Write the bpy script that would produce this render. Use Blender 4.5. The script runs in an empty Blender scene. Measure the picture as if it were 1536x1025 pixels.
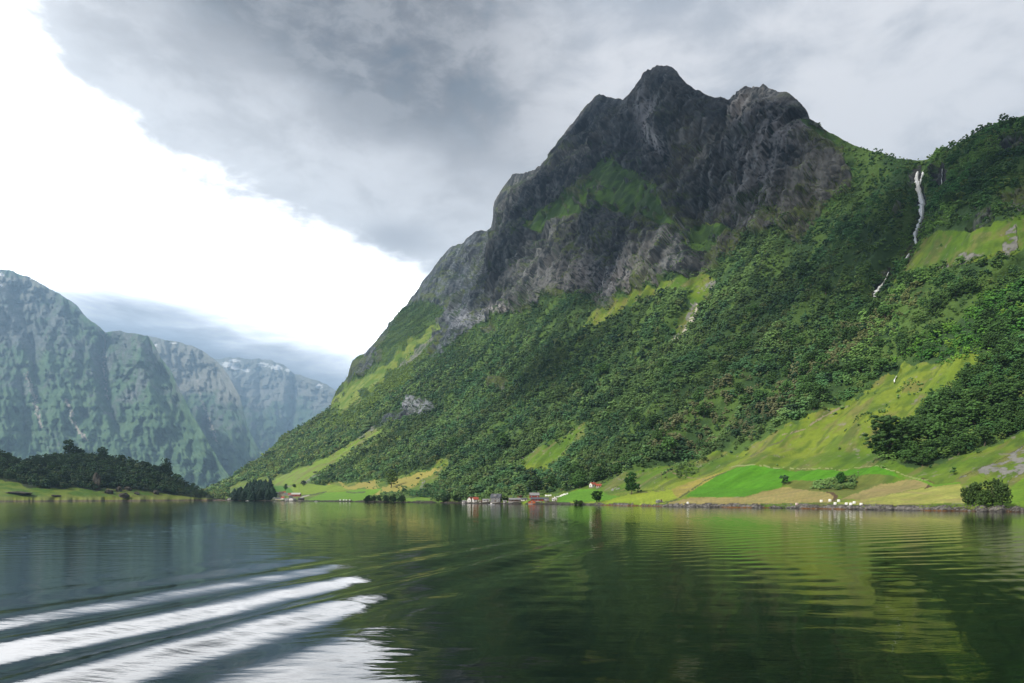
import bpy, math, random
import numpy as np

# ------------------------------------------------------------------ camera, sky, sun, exposure
SC = bpy.context.scene
COL = SC.collection
H = 6.0                     # eye height above the fjord
F = 1024.0                  # focal length in photo pixels (24 mm on 36 mm, 1536 px wide)
CX, HY = 768.0, 747.0       # principal column and horizon row of the photo
cam_d = bpy.data.cameras.new('camera'); cam_d.lens = 24; cam_d.sensor_width = 36
cam_d.shift_y = (HY - 512.5) / 1536.0
cam_d.clip_start = 0.5; cam_d.clip_end = 120000
cam = bpy.data.objects.new('camera', cam_d); COL.objects.link(cam)
cam.location = (0, 0, H); cam.rotation_euler = (math.radians(90), 0, 0)
SC.camera = cam
SC.view_settings.view_transform = 'Standard'; SC.view_settings.look = 'None'
SC.view_settings.exposure = 0.3; SC.view_settings.gamma = 1.0
SC.render.engine = 'CYCLES'
SC.cycles.max_bounces = 6; SC.cycles.diffuse_bounces = 2; SC.cycles.glossy_bounces = 3
SC.cycles.volume_bounces = 0; SC.cycles.transparent_max_bounces = 8
SC.cycles.use_denoising = True; SC.cycles.denoiser = 'OPENIMAGEDENOISE'; SC.cycles.denoising_prefilter = 'ACCURATE'
SC.cycles.use_adaptive_sampling = False
SC.cycles.sample_clamp_indirect = 4.0

SUN_EL, SUN_AZ = math.radians(40), math.radians(-128)     # azimuth measured from +Y towards +X
sd = (math.sin(SUN_AZ)*math.cos(SUN_EL), math.cos(SUN_AZ)*math.cos(SUN_EL), math.sin(SUN_EL))
sl = bpy.data.lights.new('sun', 'SUN'); sl.energy = 4.2; sl.angle = math.radians(1.2)
sl.color = (1.0, 0.93, 0.80)
so = bpy.data.objects.new('sun', sl); COL.objects.link(so)
from mathutils import Vector, Matrix
so.rotation_euler = Vector(sd).to_track_quat('Z', 'Y').to_euler(); so.location = (-500, 0, 1500)

class NG:
    """tiny node-graph expression helper"""
    def __init__(s, tree): s.t = tree; s.n = tree.nodes; s.l = tree.links
    def new(s, typ, **kw):
        nd = s.n.new(typ)
        for k, v in kw.items(): setattr(nd, k, v)
        return nd
    def put(s, sock, v):
        if isinstance(v, bpy.types.NodeSocket): s.l.new(v, sock)
        elif isinstance(v, (tuple, list)) and len(v) == 3 and sock.type == 'RGBA': sock.default_value = (*v, 1)
        else: sock.default_value = v
    def m(s, op, a, b=0.0, c=None, clamp=False):
        nd = s.new('ShaderNodeMath', operation=op, use_clamp=clamp)
        s.put(nd.inputs[0], a)
        if op not in ('SQRT', 'ABSOLUTE', 'EXPONENT', 'SINE'): s.put(nd.inputs[1], b)
        if c is not None: s.put(nd.inputs[2], c)
        return nd.outputs[0]
    def add(s, a, b): return s.m('ADD', a, b)
    def mul(s, a, b): return s.m('MULTIPLY', a, b)
    def sub(s, a, b): return s.m('SUBTRACT', a, b)
    def div(s, a, b): return s.m('DIVIDE', a, b)
    def ss(s, x, lo, hi):
        nd = s.new('ShaderNodeMapRange', interpolation_type='SMOOTHSTEP')
        s.put(nd.inputs[0], x); nd.inputs[1].default_value = lo; nd.inputs[2].default_value = hi
        return nd.outputs[0]
    def mix(s, f, a, b, blend='MIX'):
        nd = s.new('ShaderNodeMix', data_type='RGBA', blend_type=blend)
        s.put(nd.inputs['Factor'], f); s.put(nd.inputs[6], a); s.put(nd.inputs[7], b)
        return nd.outputs[2]
    def noise(s, vec, scale, detail=5, rough=0.5, dist=0.0, out=0):
        nd = s.new('ShaderNodeTexNoise')
        s.put(nd.inputs['Vector'], vec); nd.inputs['Scale'].default_value = scale
        nd.inputs['Detail'].default_value = detail; nd.inputs['Roughness'].default_value = rough
        nd.inputs['Distortion'].default_value = dist
        return nd.outputs[out]
    def xyz(s, x, y, z):
        nd = s.new('ShaderNodeCombineXYZ'); s.put(nd.inputs[0], x); s.put(nd.inputs[1], y); s.put(nd.inputs[2], z)
        return nd.outputs[0]
    def sep(s, v):
        nd = s.new('ShaderNodeSeparateXYZ'); s.put(nd.inputs[0], v); return nd.outputs
    def map(s, v, scale):
        nd = s.new('ShaderNodeMapping'); s.put(nd.inputs[0], v); nd.inputs['Scale'].default_value = scale; return nd.outputs[0]

world = bpy.data.worlds.new('World'); SC.world = world; world.use_nodes = True
world.node_tree.nodes.clear()
g = NG(world.node_tree)
sky = g.new('ShaderNodeTexSky', sky_type='NISHITA', sun_disc=False)
sky.sun_elevation = SUN_EL; sky.sun_rotation = SUN_AZ; sky.altitude = 10; sky.air_density = 1.2; sky.dust_density = 2.0
dirv = g.new('ShaderNodeTexCoord').outputs['Generated']
dx, dy, dz = g.sep(dirv)
az = g.m('ARCTAN2', dx, dy)                     # compass angle from the view axis
el = g.m('ARCTAN2', dz, g.m('SQRT', g.add(g.mul(dx, dx), g.mul(dy, dy))))
zc = g.add(g.m('MAXIMUM', dz, 0.0), 0.16)
cp = g.xyz(g.div(dx, zc), g.div(dy, zc), 0.0)   # clouds lie in a layer overhead
n1 = g.noise(cp, 0.55, 7, 0.55, 0.4); n2 = g.noise(cp, 1.9, 7, 0.6, 0.2)
ae = g.xyz(az, g.mul(el, 2.0), 0.0)
n3 = g.noise(ae, 2.6, 6, 0.55, 0.3); n4 = g.noise(ae, 8.0, 6, 0.6, 0.3)
nw = g.add(g.mul(g.sub(n3, 0.5), 0.26), g.mul(g.sub(n4, 0.5), 0.10))
def blob(a0, e0, ra, re, lo=0.35, hi=1.25, rot=0.0, warp=1.0):
    """soft elliptical cloudy patch at compass angle a0, height e0 (degrees)"""
    a0, e0, ra, re = [math.radians(q) for q in (a0, e0, ra, re)]
    c, s_ = math.cos(rot), math.sin(rot)
    da = g.sub(az, a0); de = g.sub(el, e0)
    p = g.div(g.add(g.mul(da, c), g.mul(de, s_)), ra); q = g.div(g.sub(g.mul(de, c), g.mul(da, s_)), re)
    r = g.add(g.m('SQRT', g.add(g.mul(p, p), g.mul(q, q))), g.mul(nw, 2.2*warp))
    return g.m('SUBTRACT', 1.0, g.ss(r, lo, hi))
def curve(x, pts, lo, hi):
    """a free curve of the compass angle: pts are (angle deg, value deg)"""
    nd = g.new('ShaderNodeFloatCurve'); c = nd.mapping.curves[0]
    P_ = [((a-lo)/(hi-lo), v/90.0) for a, v in pts]
    c.points[0].location = P_[0]; c.points[1].location = P_[-1]
    for p in P_[1:-1]: c.points.new(*p)
    nd.mapping.update(); g.put(nd.inputs['Value'], g.div(g.sub(x, math.radians(lo)), math.radians(hi-lo)))
    return g.mul(nd.outputs[0], math.pi/2)
def pa(px, py): return math.degrees(math.atan2(px-768, 1024)), math.degrees(math.atan2(747-py, math.hypot(1024, px-768)))
A_ = [(-100, 14), (-62, 26), (-48, 44)]+[pa(*q) for q in ((60,-60),(130,60),(230,150),(300,200),(400,238),(480,285),(560,325),(640,350),(735,380),(850,420))]+[(20, 8), (60, 5), (100, 5)]
edge = curve(az, A_, -100, 100)
back = g.ss(g.m('ABSOLUTE', az), 1.5, 1.9)
d = g.add(g.add(g.sub(el, edge), g.mul(nw, .62)), g.mul(back, 1.0))
n5 = g.noise(ae, 22.0, 5, 0.6, 0.4)
shade = g.add(g.add(g.mul(n3, .35), g.mul(n4, .42)), g.mul(n5, .23))      # lumpy underside
body = g.mix(g.ss(d, 0.01, 0.15), (0.86, 0.80, 0.78), (0.235, 0.195, 0.175))
body = g.mix(g.mul(g.ss(shade, .48, .57), .65), body, (0.50, 0.46, 0.44))
body = g.mix(g.mul(g.sub(1.0, g.ss(shade, .42, .50)), g.mul(g.ss(d, .05, .2), .65)), body, (0.10, 0.095, 0.098))
right = g.ss(g.add(az, g.mul(nw, .5)), -0.13, 0.16)
rc = g.mix(g.ss(g.add(g.add(g.mul(n2, .3), g.mul(n4, .35)), g.mul(n3, .35)), .40, .56), (0.62, 0.61, 0.63), (1.04, 1.0, 0.99))
rc = g.mix(g.mul(g.ss(el, .56, .68), .5), rc, (.30, .34, .42))
body = g.mix(right, body, rc)
d2 = g.add(d, g.add(g.mul(g.sub(n5, .5), .05), g.mul(g.sub(n4, .5), .10)))
openc = g.mix(g.ss(d2, -0.16, -0.02), (10.0, 10.0, 10.1), (1.15, 1.14, 1.15))
skyc = g.mix(g.ss(d2, -0.08, 0.17), openc, body)
puff = blob(-9.5, 20.6, 4.0, 1.5, 0.1, 1.3); skyc = g.mix(g.mul(puff, 0.75), skyc, (0.60, 0.58, 0.60))
nb = g.noise(g.xyz(az, g.mul(el, 5.0), 0.0), 3.0, 7, 0.6, 0.3); nb2 = g.noise(g.xyz(az, g.mul(el, 4.0), 3.0), 9.0, 6, 0.6, 0.3)
low = curve(az, [(-100, 15), (-50, 15.5)]+[pa(*q) for q in ((60,378),(160,372),(260,388),(350,418),(450,455),(560,505),(680,600))]+[(20, 3), (60, 3), (100, 3)], -100, 100)
dl = g.add(g.sub(low, el), g.add(g.mul(g.sub(nb, .5), .09), g.mul(g.sub(nb2, .5), .05)))
lowc = g.mix(g.ss(g.sub(el, g.mul(az, -.16)), 0.12, 0.27), (0.62, 0.72, 0.90), (0.98, 0.99, 1.03))
lowc = g.mix(g.mul(g.ss(g.add(nb, g.mul(az, .35)), 0.26, 0.46), .80), lowc, (0.54, 0.58, 0.68))
skyc = g.mix(g.ss(dl, -0.07, 0.11), skyc, lowc)
skyc = g.mix(0.94, g.mix(1.0, sky.outputs[0], (0.1, 0.1, 0.1), 'MULTIPLY'), skyc)
bg = g.new('ShaderNodeBackground'); bg.inputs['Strength'].default_value = 0.08
g.put(bg.inputs['Color'], g.mix(1.0, skyc, (10, 10, 10), 'MULTIPLY'))
for nd in g.n:
    if nd.bl_idname == 'ShaderNodeMix': nd.clamp_result = False
wo = g.new('ShaderNodeOutputWorld'); g.l.new(bg.outputs[0], wo.inputs['Surface'])
world.cycles.sampling_method = 'AUTOMATIC'

# ------------------------------------------------------------------ numeric helpers
RNG = np.random.default_rng(7)
def _hash(ix, iy, iz, seed):
    h = (ix.astype(np.int64)*374761393 + iy.astype(np.int64)*668265263 + iz.astype(np.int64)*2147483647*0 + iz.astype(np.int64)*1274126177 + seed*974634777) & 0xffffffff
    h = ((h ^ (h >> 13)) * 1103515245) & 0xffffffff
    h = ((h ^ (h >> 16)) * 2246822519) & 0xffffffff
    return ((h ^ (h >> 15)) & 0xffffff).astype(np.float32) / np.float32(0xffffff)
def vnoise(x, y, z, seed=0):
    x0 = np.floor(x); y0 = np.floor(y); z0 = np.floor(z)
    fx = (x-x0).astype(np.float32); fy = (y-y0).astype(np.float32); fz = (z-z0).astype(np.float32)
    fx = fx*fx*(3-2*fx); fy = fy*fy*(3-2*fy); fz = fz*fz*(3-2*fz)
    r = 0
    for i in (0, 1):
        wx = fx if i else 1-fx
        for j in (0, 1):
            wy = fy if j else 1-fy
            for k in (0, 1):
                wz = fz if k else 1-fz
                r = r + wx*wy*wz*_hash(x0+i, y0+j, z0+k, seed)
    return r
def fbm(x, y, z, oct=4, seed=0, gain=0.5, lac=2.03, ridge=False):
    a, s, t = 1.0, 0, 0
    for o in range(oct):
        n = vnoise(x, y, z, seed+o*17)
        if ridge: n = 1-abs(2*n-1)
        s = s + a*n; t += a; a *= gain; x = x*lac+3.1; y = y*lac+1.7; z = z*lac+5.3
    return s/t
def slabs(x, y, seed, tilt=1.0):
    """cellular relief: each cell is a flat slab with its own height and tilt"""
    xi, yi = np.floor(x), np.floor(y); best = np.full(x.shape, 1e9); out = np.zeros(x.shape); z0 = xi*0
    for i in (-1, 0, 1):
        for j in (-1, 0, 1):
            cx_, cy_ = xi+i, yi+j; rx, ry = cx_+_hash(cx_, cy_, z0, seed), cy_+_hash(cx_, cy_, z0, seed+1)
            dd = (x-rx)**2+(y-ry)**2; h = _hash(cx_, cy_, z0, seed+2)-.5+tilt*((x-rx)*(_hash(cx_, cy_, z0, seed+3)-.5)+(y-ry)*(_hash(cx_, cy_, z0, seed+4)-.5))
            m = dd < best; best = np.where(m, dd, best); out = np.where(m, h, out)
    return out
def smooth(x, a, b):
    t = np.clip((x-a)/(b-a), 0, 1); return t*t*(3-2*t)
def inside(px, py, poly):
    poly = np.asarray(poly, float)
    r = np.zeros(px.shape, bool)
    bb = (px >= poly[:, 0].min()) & (px <= poly[:, 0].max()) & (py >= poly[:, 1].min()) & (py <= poly[:, 1].max())
    x, y = px[bb], py[bb]; c = np.zeros(x.shape, bool)
    for (x1, y1), (x2, y2) in zip(poly, np.roll(poly, -1, 0)):
        if y1 == y2: continue
        c ^= ((y1 > y) != (y2 > y)) & (x < (x2-x1)*(y-y1)/(y2-y1)+x1)
    r[bb] = c; return r
def dline(px, py, pts):
    d = np.full(px.shape, 1e9)
    for (x1, y1), (x2, y2) in zip(pts[:-1], pts[1:]):
        L = (x2-x1)**2+(y2-y1)**2
        t = np.clip(((px-x1)*(x2-x1)+(py-y1)*(y2-y1))/L, 0, 1)
        d = np.minimum(d, np.hypot(px-x1-t*(x2-x1), py-y1-t*(y2-y1)))
    return d
def gauss(px, py, cx, cy, rx, ry, rot=0):
    c, s = math.cos(rot), math.sin(rot); X = (px-cx); Y = (py-cy)
    return np.exp(-(((X*c+Y*s)/rx)**2+((Y*c-X*s)/ry)**2))
def grid_normals(V):
    du = np.gradient(V, axis=1); dv = np.gradient(V, axis=0)
    n = np.cross(du, dv); n /= np.linalg.norm(n, axis=2, keepdims=True)+1e-9
    n *= np.where(n[..., 2:3] < 0, -1, 1)
    return n
def finish_mesh(name, me, mat, parent=None, smooth_=True, **props):
    if smooth_: me.polygons.foreach_set('use_smooth', np.ones(len(me.polygons), bool))
    if mat: me.materials.append(mat)
    me.update()
    o = bpy.data.objects.new(name, me); COL.objects.link(o)
    if parent is not None: o.parent = parent
    for k, v in props.items():
        if v is not None: o[k] = v
    return o
def raw_mesh(name, V, Fc, col=None):
    """V (n,3), Fc (m,k) arrays"""
    me = bpy.data.meshes.new(name); n, (m, k) = len(V), Fc.shape
    me.vertices.add(n); me.vertices.foreach_set('co', np.ascontiguousarray(V, np.float32).ravel())
    me.loops.add(m*k); me.loops.foreach_set('vertex_index', np.ascontiguousarray(Fc, np.int32).ravel())
    me.polygons.add(m); me.polygons.foreach_set('loop_start', np.arange(0, m*k, k, dtype=np.int32))
    me.polygons.foreach_set('loop_total', np.full(m, k, np.int32))
    me.update(calc_edges=True)
    if col is not None:
        at = me.color_attributes.new(name='Col', type='FLOAT_COLOR', domain='POINT')
        c = np.ones((n, 4), np.float32); c[:, :3] = col[:, :3]
        if col.shape[1] == 4: c[:, 3] = col[:, 3]
        at.data.foreach_set('color', c.ravel())
    return me
def grid_faces(R, C):
    i = np.arange(R*C).reshape(R, C)
    return np.stack([i[:-1, :-1], i[:-1, 1:], i[1:, 1:], i[1:, :-1]], -1).reshape(-1, 4)

# ------------------------------------------------------------------ materials
def mat_new(name):
    m = bpy.data.materials.new(name); m.use_nodes = True; t = m.node_tree; t.nodes.clear()
    G = NG(t); b = G.new('ShaderNodeBsdfPrincipled'); o = G.new('ShaderNodeOutputMaterial')
    G.l.new(b.outputs[0], o.inputs['Surface'])
    return m, G, b, o
def terrain_mat(name, bump=1.0, scale=1.0):
    """vertex attribute carries the kind of ground (rock, turf, soil); nodes add the grain"""
    m, G, b, o = mat_new(name)
    a = G.new('ShaderNodeAttribute', attribute_name='Col')
    pos = G.new('ShaderNodeNewGeometry').outputs['Position']
    n1 = G.noise(pos, 0.25*scale, 6, 0.65); n2 = G.noise(G.map(pos, (1, 1, 0.22)), 0.06*scale, 7, 0.7)
    rock = a.outputs['Alpha']
    v = G.add(0.66, G.mul(n1, 0.68))
    vr = G.add(0.30, G.mul(n2, 1.4))
    k = G.add(G.mul(v, G.sub(1.0, rock)), G.mul(vr, rock))
    cc = G.xyz(k, k, k)
    G.put(b.inputs['Base Color'], G.mix(1.0, a.outputs['Color'], cc, 'MULTIPLY'))
    b.inputs['Roughness'].default_value = 0.9; b.inputs['Specular IOR Level'].default_value = 0.25
    h = G.add(G.mul(n2, G.add(G.mul(rock, 9.0*bump), 0.4)), G.mul(n1, G.add(G.mul(rock, 2.5), 0.7)))
    bp = G.new('ShaderNodeBump'); bp.inputs['Strength'].default_value = 0.8; bp.inputs['Distance'].default_value = 1.0
    G.put(bp.inputs['Height'], h); G.l.new(bp.outputs[0], b.inputs['Normal'])
    return m
M_TERR = terrain_mat('ground_cover'); M_FAR = terrain_mat('far_ground_cover', 1.6, 0.4)
def leaf_mat(name):
    m, G, b, o = mat_new(name)
    a = G.new('ShaderNodeAttribute', attribute_name='Col')
    pos = G.new('ShaderNodeNewGeometry').outputs['Position']
    n = G.noise(pos, 0.9, 3, 0.6)
    k = G.add(0.55, G.mul(n, 0.9))
    G.put(b.inputs['Base Color'], G.mix(1.0, a.outputs['Color'], G.xyz(k, k, k), 'MULTIPLY'))
    b.inputs['Roughness'].default_value = 0.75; b.inputs['Specular IOR Level'].default_value = 0.2
    return m
M_LEAF = leaf_mat('foliage')
def flat_mat(name, col, rough=0.7, var=0.25, scale=3.0, spec=0.3, metal=0.0, stripes=None):
    m, G, b, o = mat_new(name)
    pos = G.new('ShaderNodeTexCoord').outputs['Object']
    n = G.noise(pos, scale, 4, 0.6); k = G.add(1-var/2, G.mul(G.sub(n, 0.5), var*2))
    if stripes:
        w = G.new('ShaderNodeTexWave', bands_direction=stripes[0]); G.put(w.inputs['Vector'], pos)
        w.inputs['Scale'].default_value = stripes[1]; w.inputs['Distortion'].default_value = 0.3
        k = G.mul(k, G.add(0.8, G.mul(w.outputs['Fac'], 0.25)))
    G.put(b.inputs['Base Color'], G.mix(1.0, (*col,), G.xyz(k, k, k), 'MULTIPLY'))
    b.inputs['Roughness'].default_value = rough; b.inputs['Specular IOR Level'].default_value = spec
    b.inputs['Metallic'].default_value = metal
    return m
M_BARK = flat_mat('bark', (0.10, 0.08, 0.06))

# ------------------------------------------------------------------ water: one sheet, wake waves near the boat
def build_water():
    rows = np.concatenate([np.arange(1250, 1030, -4.0), np.arange(1030, 800, -0.75), np.arange(800, 762, -0.5), np.arange(762, 750, -0.33),
                           [749.6, 749.2, 748.8, 748.4, 748.1, 747.8, 747.6, 747.45, 747.33, 747.25]])
    cols = np.concatenate([np.arange(-2200, -140, 40), np.arange(-140, 1680, 2.2), np.arange(1680, 3800, 40)])
    PX, PY = np.meshgrid(cols, rows); Y = F*H/(PY-HY); X = (PX-CX)/F*Y
    # behind the boat
    yb = np.array([-40000., -3000, -400, -100, -30, -8, 2.0]); xb = (cols-CX)/F
    Xb = np.array([(cols-CX)/F*np.maximum(abs(y), 12)*1.0 for y in yb]); Yb = np.repeat(yb[:, None], len(cols), 1)
    X = np.concatenate([Xb, X]); Y = np.concatenate([Yb, Y])
    Z = waves(X, Y); Z[:7] = 0
    me = raw_mesh('water', np.stack([X, Y, Z], -1).reshape(-1, 3), grid_faces(*X.shape))
    m, G, b, o = mat_new('fjord_water')
    b.inputs['Base Color'].default_value = (0.001, 0.004, 0.003, 1); b.inputs['Roughness'].default_value = 0.02
    b.inputs['IOR'].default_value = 1.33
    pos = G.new('ShaderNodeNewGeometry').outputs['Position']
    dist = G.m('SQRT', G.add(G.m('POWER', G.sep(pos)[0], 2.0), G.m('POWER', G.sep(pos)[1], 2.0)))
    r1 = G.noise(G.map(pos, (0.35, 1.0, 1)), 3.0, 4, 0.6, 0.3)
    r2 = G.noise(G.map(pos, (0.5, 1.0, 1)), 0.55, 4, 0.6, 0.6)
    r3 = G.noise(G.map(pos, (0.35, 1.0, 1)), 0.11, 5, 0.6, 0.3)
    gust = G.ss(G.noise(G.map(pos, (1.0, 0.45, 1)), 0.012, 3, 0.5), 0.35, 0.65)
    far = G.ss(dist, 60.0, 500.0)
    h = G.add(G.mul(r1, G.add(0.0026, G.mul(gust, 0.009))), G.add(G.mul(r2, 0.018), G.mul(G.mul(r3, far), 0.16)))
    bp = G.new('ShaderNodeBump'); bp.inputs['Distance'].default_value = 1.0; bp.inputs['Strength'].default_value = 1.0
    G.put(bp.inputs['Height'], h); G.l.new(bp.outputs[0], b.inputs['Normal'])
    G.put(b.inputs['Roughness'], G.add(0.012, G.mul(far, 0.05)))
    finish_mesh('water', me, m, kind='structure')
def boxblur(M, r, n=2):
    for _ in range(n):
        for ax in (0, 1):
            P_ = np.pad(M, [(r+1, r) if k == ax else (0, 0) for k in (0, 1)], 'edge'); c = np.cumsum(P_, ax, dtype=float)
            M = (np.take(c, range(2*r+1, c.shape[ax]), ax)-np.take(c, range(0, c.shape[ax]-2*r-1), ax))/(2*r+1)
    return M
def waves(X, Y):
    D = np.hypot(X, Y); fade = 1/(1+(D/160)**2)
    warp = (fbm(X/9, Y/9, X*0, 3, 5)-.5)*1.6
    # diverging wake: crests run away from the boat, slightly to the right
    c, s = math.cos(math.radians(71)), math.sin(math.radians(71))
    q = (X+11.5)*s - (Y-40)*c + warp*.5
    env = np.exp(-(q/np.where(q < 0, 14.0, 9.0))**2)*smooth(Y, 12, 22)*(1-smooth(Y, 60, 120))
    z = 0.145*env*np.sin(q*2*math.pi/6.6)
    # wider train spreading outward, seen as thin dark lines further left, pale ones right
    for ang, lam, amp, sd_ in ((33, 4.3, 0.028, 1), (68, 1.7, .0045, 7), (22, 3.4, 0.009, 2), (10, 2.1, 0.005, 3), (-8, 4.3, 0.007, 4), (50, 2.3, .004, 6)):
        a = math.radians(ang); qq = -X*math.sin(a)+Y*math.cos(a)+(fbm(X/25, Y/25, X*0, 2, sd_)-.5)*6
        e2 = smooth(fbm(X/40, Y/60, X*0+9, 2, sd_+20), .35, .65)*(1-.75*np.exp(-((X+14)/12)**2-((Y-32)/22)**2))
        z = z + amp*e2*np.sin(qq*2*math.pi/lam)*np.clip(1.25-D/700, 0, 1)
    z = z + 0.011*(fbm(X/1.6-Y/5, Y/.38, X*0, 3, 14)-.5)*np.exp(-D/60) + 0.006*(fbm(X/1.1, Y/0.8, X*0, 3, 11)-.5)*np.exp(-D/60) + .016*(fbm(X/3.5+Y/6, Y/2.2, X*0, 3, 12)-.5)*np.exp(-D/150) + .012*(fbm(X/2.4, Y/.55, X*0, 3, 13)-.5)*np.exp(-D/70)
    return z
HAZE = 0.000044
build_water()

# ------------------------------------------------------------------ terrain
def interp(tab, x):
    t = np.array(tab, float); return np.interp(x, t[:, 0], t[:, 1])
SIL = [(250,756),(280,748),(300,741),(315.6,733),(327,726),(342,719.6),(354,711),(371,699),(390.6,688),(407,677),(424,655),(448,643),(475,626),
 (488,617),(495,611),(498.5,599),(507,582),(522,565),(529,541.6),(549,528),(559,517),(573,501),(584,485),(594,475),(603,464),(611.5,454),(629,431),(640,416),
 (646.6,407),(661,388),(668,379),(676,372),(693.5,365),(705,354),(714,349),(736,343),(738.5,334),(740,315),(743,302),(753,286),(764,271),(770,264),(778,261),
 (792,259),(803,255.6),(815,242),(826.6,228),(836,213),(846,201),(855,189),(862,179.5),(873,165),(885,154),(890,147),(899,142.4),(912,145.5),(935,150),
 (944,138.5),(953,128),(961,119),(965,109),(977,103.4),(985,99),(994,98),(1008,99.5),(1016,107),(1020,115),(1029.5,125),(1037,131),(1049,136.6),(1062,143),(1080,146),
 (1094,149.5),(1097,144),(1103.6,138.5),(1119,131),(1135,130),(1146.5,127.6),(1153,132),(1162,136.6),(1181.6,140.5),(1190,147),(1201,156),(1207,163),(1212,170),(1215,179),
 (1230,189),(1237,196),(1256,206),(1275,216),(1296,224),(1318.5,230),(1340,236),(1362,239.6),(1378,240),(1390,238),(1406,227),(1428,224),(1440,215),(1453,207),
 (1468,197),(1481,191),(1506,184),(1536,175.6),(1600,160),(1700,140),(1800,150)]
SHORE = [(230,1700),(330,1463),(400,1290),(450,1150),(580,900),(700,720),(850,585),(1000,450),(1150,395),(1300,343),(1450,300),(1536,287),(1800,245)]
PV = np.array([(0,0),(3,1.3),(6,2.2),(95,13),(180,42),(420,215),(650,470),(850,800),(3500,6000)], float)
def profile(v): return np.interp(v, PV[:, 0], PV[:, 1])
C0, C1, CS = 240, 1790, 1.3
cols = np.arange(C0, C1, CS); NR = 500
sil = interp(SIL, cols)
sil = sil + (fbm(cols/7, cols*0, cols*0, 3, 77)-.5)*np.where(cols < 735, 5, np.where(cols < 1215, 4.5, 2.5))
s_ = interp(SHORE, cols); k5 = np.ones(31)/31
s_ = np.convolve(np.pad(s_, 15, 'edge'), k5, 'valid')
jag = (fbm(cols/14, cols*0, cols*0, 4, 3)-.5)*0.05
basep = HY + F*H/s_
t = np.linspace(0, 1, NR)[:, None]
PX = np.repeat(cols[None], NR, 0); PY = basep[None] + (np.minimum(sil, basep-1.5)-basep)[None]*t
U = (PX-CX)/F; E = (HY-PY)/F
gg = np.clip(0.83*U+0.56, 0.12, 2)
lo = np.repeat(s_[None], NR, 0); hi = lo*0+9000
for _ in range(40):
    mid = (lo+hi)/2; f = profile(gg*(mid-s_)) - H - E*mid
    hi = np.where(f > 0, mid, hi); lo = np.where(f > 0, lo, mid)
Y = hi
# large forms modelled by hand: benches, gullies, spurs
ln = -0.035*gauss(PX, PY, 905, 385, 120, 55) + .035*gauss(PX, PY, 930, 235, 55, 28) - .03*gauss(PX, PY, 1150, 230, 60, 90)
ln += -0.03*gauss(PX, PY, 815, 300, 35, 110, 0.4) - .05*gauss(PX, PY, 1490, 330, 95, 110) - .03*gauss(PX, PY, 650, 590, 90, 28, -.25)
for pts, w, a in (([(1000,240),(1010,285),(1050,345),(1062,395),(1035,480),(1000,520)], 14, .035), ([(1096,150),(1088,200),(1060,270),(1050,345)], 11, .03),
                  ([(1388,240),(1378,300),(1374,365),(1330,430),(1240,520),(1120,620),(1030,690)], 30, .05), ([(735,345),(715,400),(680,470),(610,540),(520,640)], 14, .03),
                  ([(870,330),(855,400),(840,450),(760,530),(640,650)], 14, .022), ([(1275,260),(1240,330),(1180,380)], 14, .02),
                  ([(955,140),(960,190),(1000,245)], 16, .02), ([(950,330),(945,430)], 8, .012), ([(1536,400),(1400,520),(1280,600),(1180,690)], 16, .02)):
    ln += a*np.exp(-(dline(PX, PY, pts)/w)**2)*np.clip((basep[None]-PY)/60, 0, 1)
def rightof(pts, w):     # 0 left of the line, 1 right of it (line goes down the picture)
    p = np.array(pts, float); return smooth(PX-np.interp(PY, p[:, 1], p[:, 0]), -w, w)
yy_ = (PY < 520)
ln += np.where(yy_, .16*(1-rightof([(738,300),(736,343),(722,385),(700,430),(668,480),(640,520)], 3.5))*np.clip((520-PY)/60, 0, 1), 0)
ln += .09*(1-rightof([(930,100),(936,150),(925,180),(895,215),(880,240)], 3))*(PY < 240)*np.clip((240-PY)/40, 0, 1)
ln += -.05*rightof([(1094,100),(1095,150),(1100,200),(1100,260)], 3)*np.clip((330-PY)/80, 0, 1)*(1-smooth(PX, 1180, 1300))
ln += jag[None]*(1-smooth(gg*(Y-s_), 4, 40))
Y = Y*np.exp(ln)
V = np.stack([U*Y, Y, H+E*Y], -1)
# ---- ground kinds, drawn as a land-use map in the photo's frame with ragged borders
wob = lambda sc, am, sd_: (fbm(PX/sc, PY/sc, PX*0, 4, sd_)-.5)*am
JX = PX + wob(22, 34, 31); JY = PY + wob(22, 34, 32)
jx = PX + wob(8, 5, 33); jy = PY + wob(8, 3, 34)
ROCK = [(505,600),(522,560),(560,505),(560,480),(620,380),(680,340),(760,200),(860,100),(950,60),(1180,100),(1216,180),(1228,203),(1265,225),(1278,262),(1275,300),(1250,318),(1215,340),(1190,372),(1160,352),
 (1120,352),(1098,378),(1080,402),(1052,415),(1010,425),(950,440),(905,466),(880,448),(850,440),(815,452),(780,468),(742,476),(715,490),(690,500),(660,520),(650,498),(668,470),(648,455),(622,462),(600,470),(575,510),(548,560),(520,590)]
rock = inside(JX, JY, ROCK).astype(float)
wet = np.zeros_like(PX)
for f_, w_ in (([(1376,255),(1377,278),(1383,300),(1380,338),(1374,366),(1364,378),(1358,393)], 6), ([(1334,406),(1326,424),(1318,434),(1312,450)], 6), ([(1414,250),(1412,282)], 5)): wet = np.maximum(wet, (dline(PX, PY, f_)+wob(7, 12, 48) < w_)*1.0)
rock = np.maximum(rock, wet)
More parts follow.
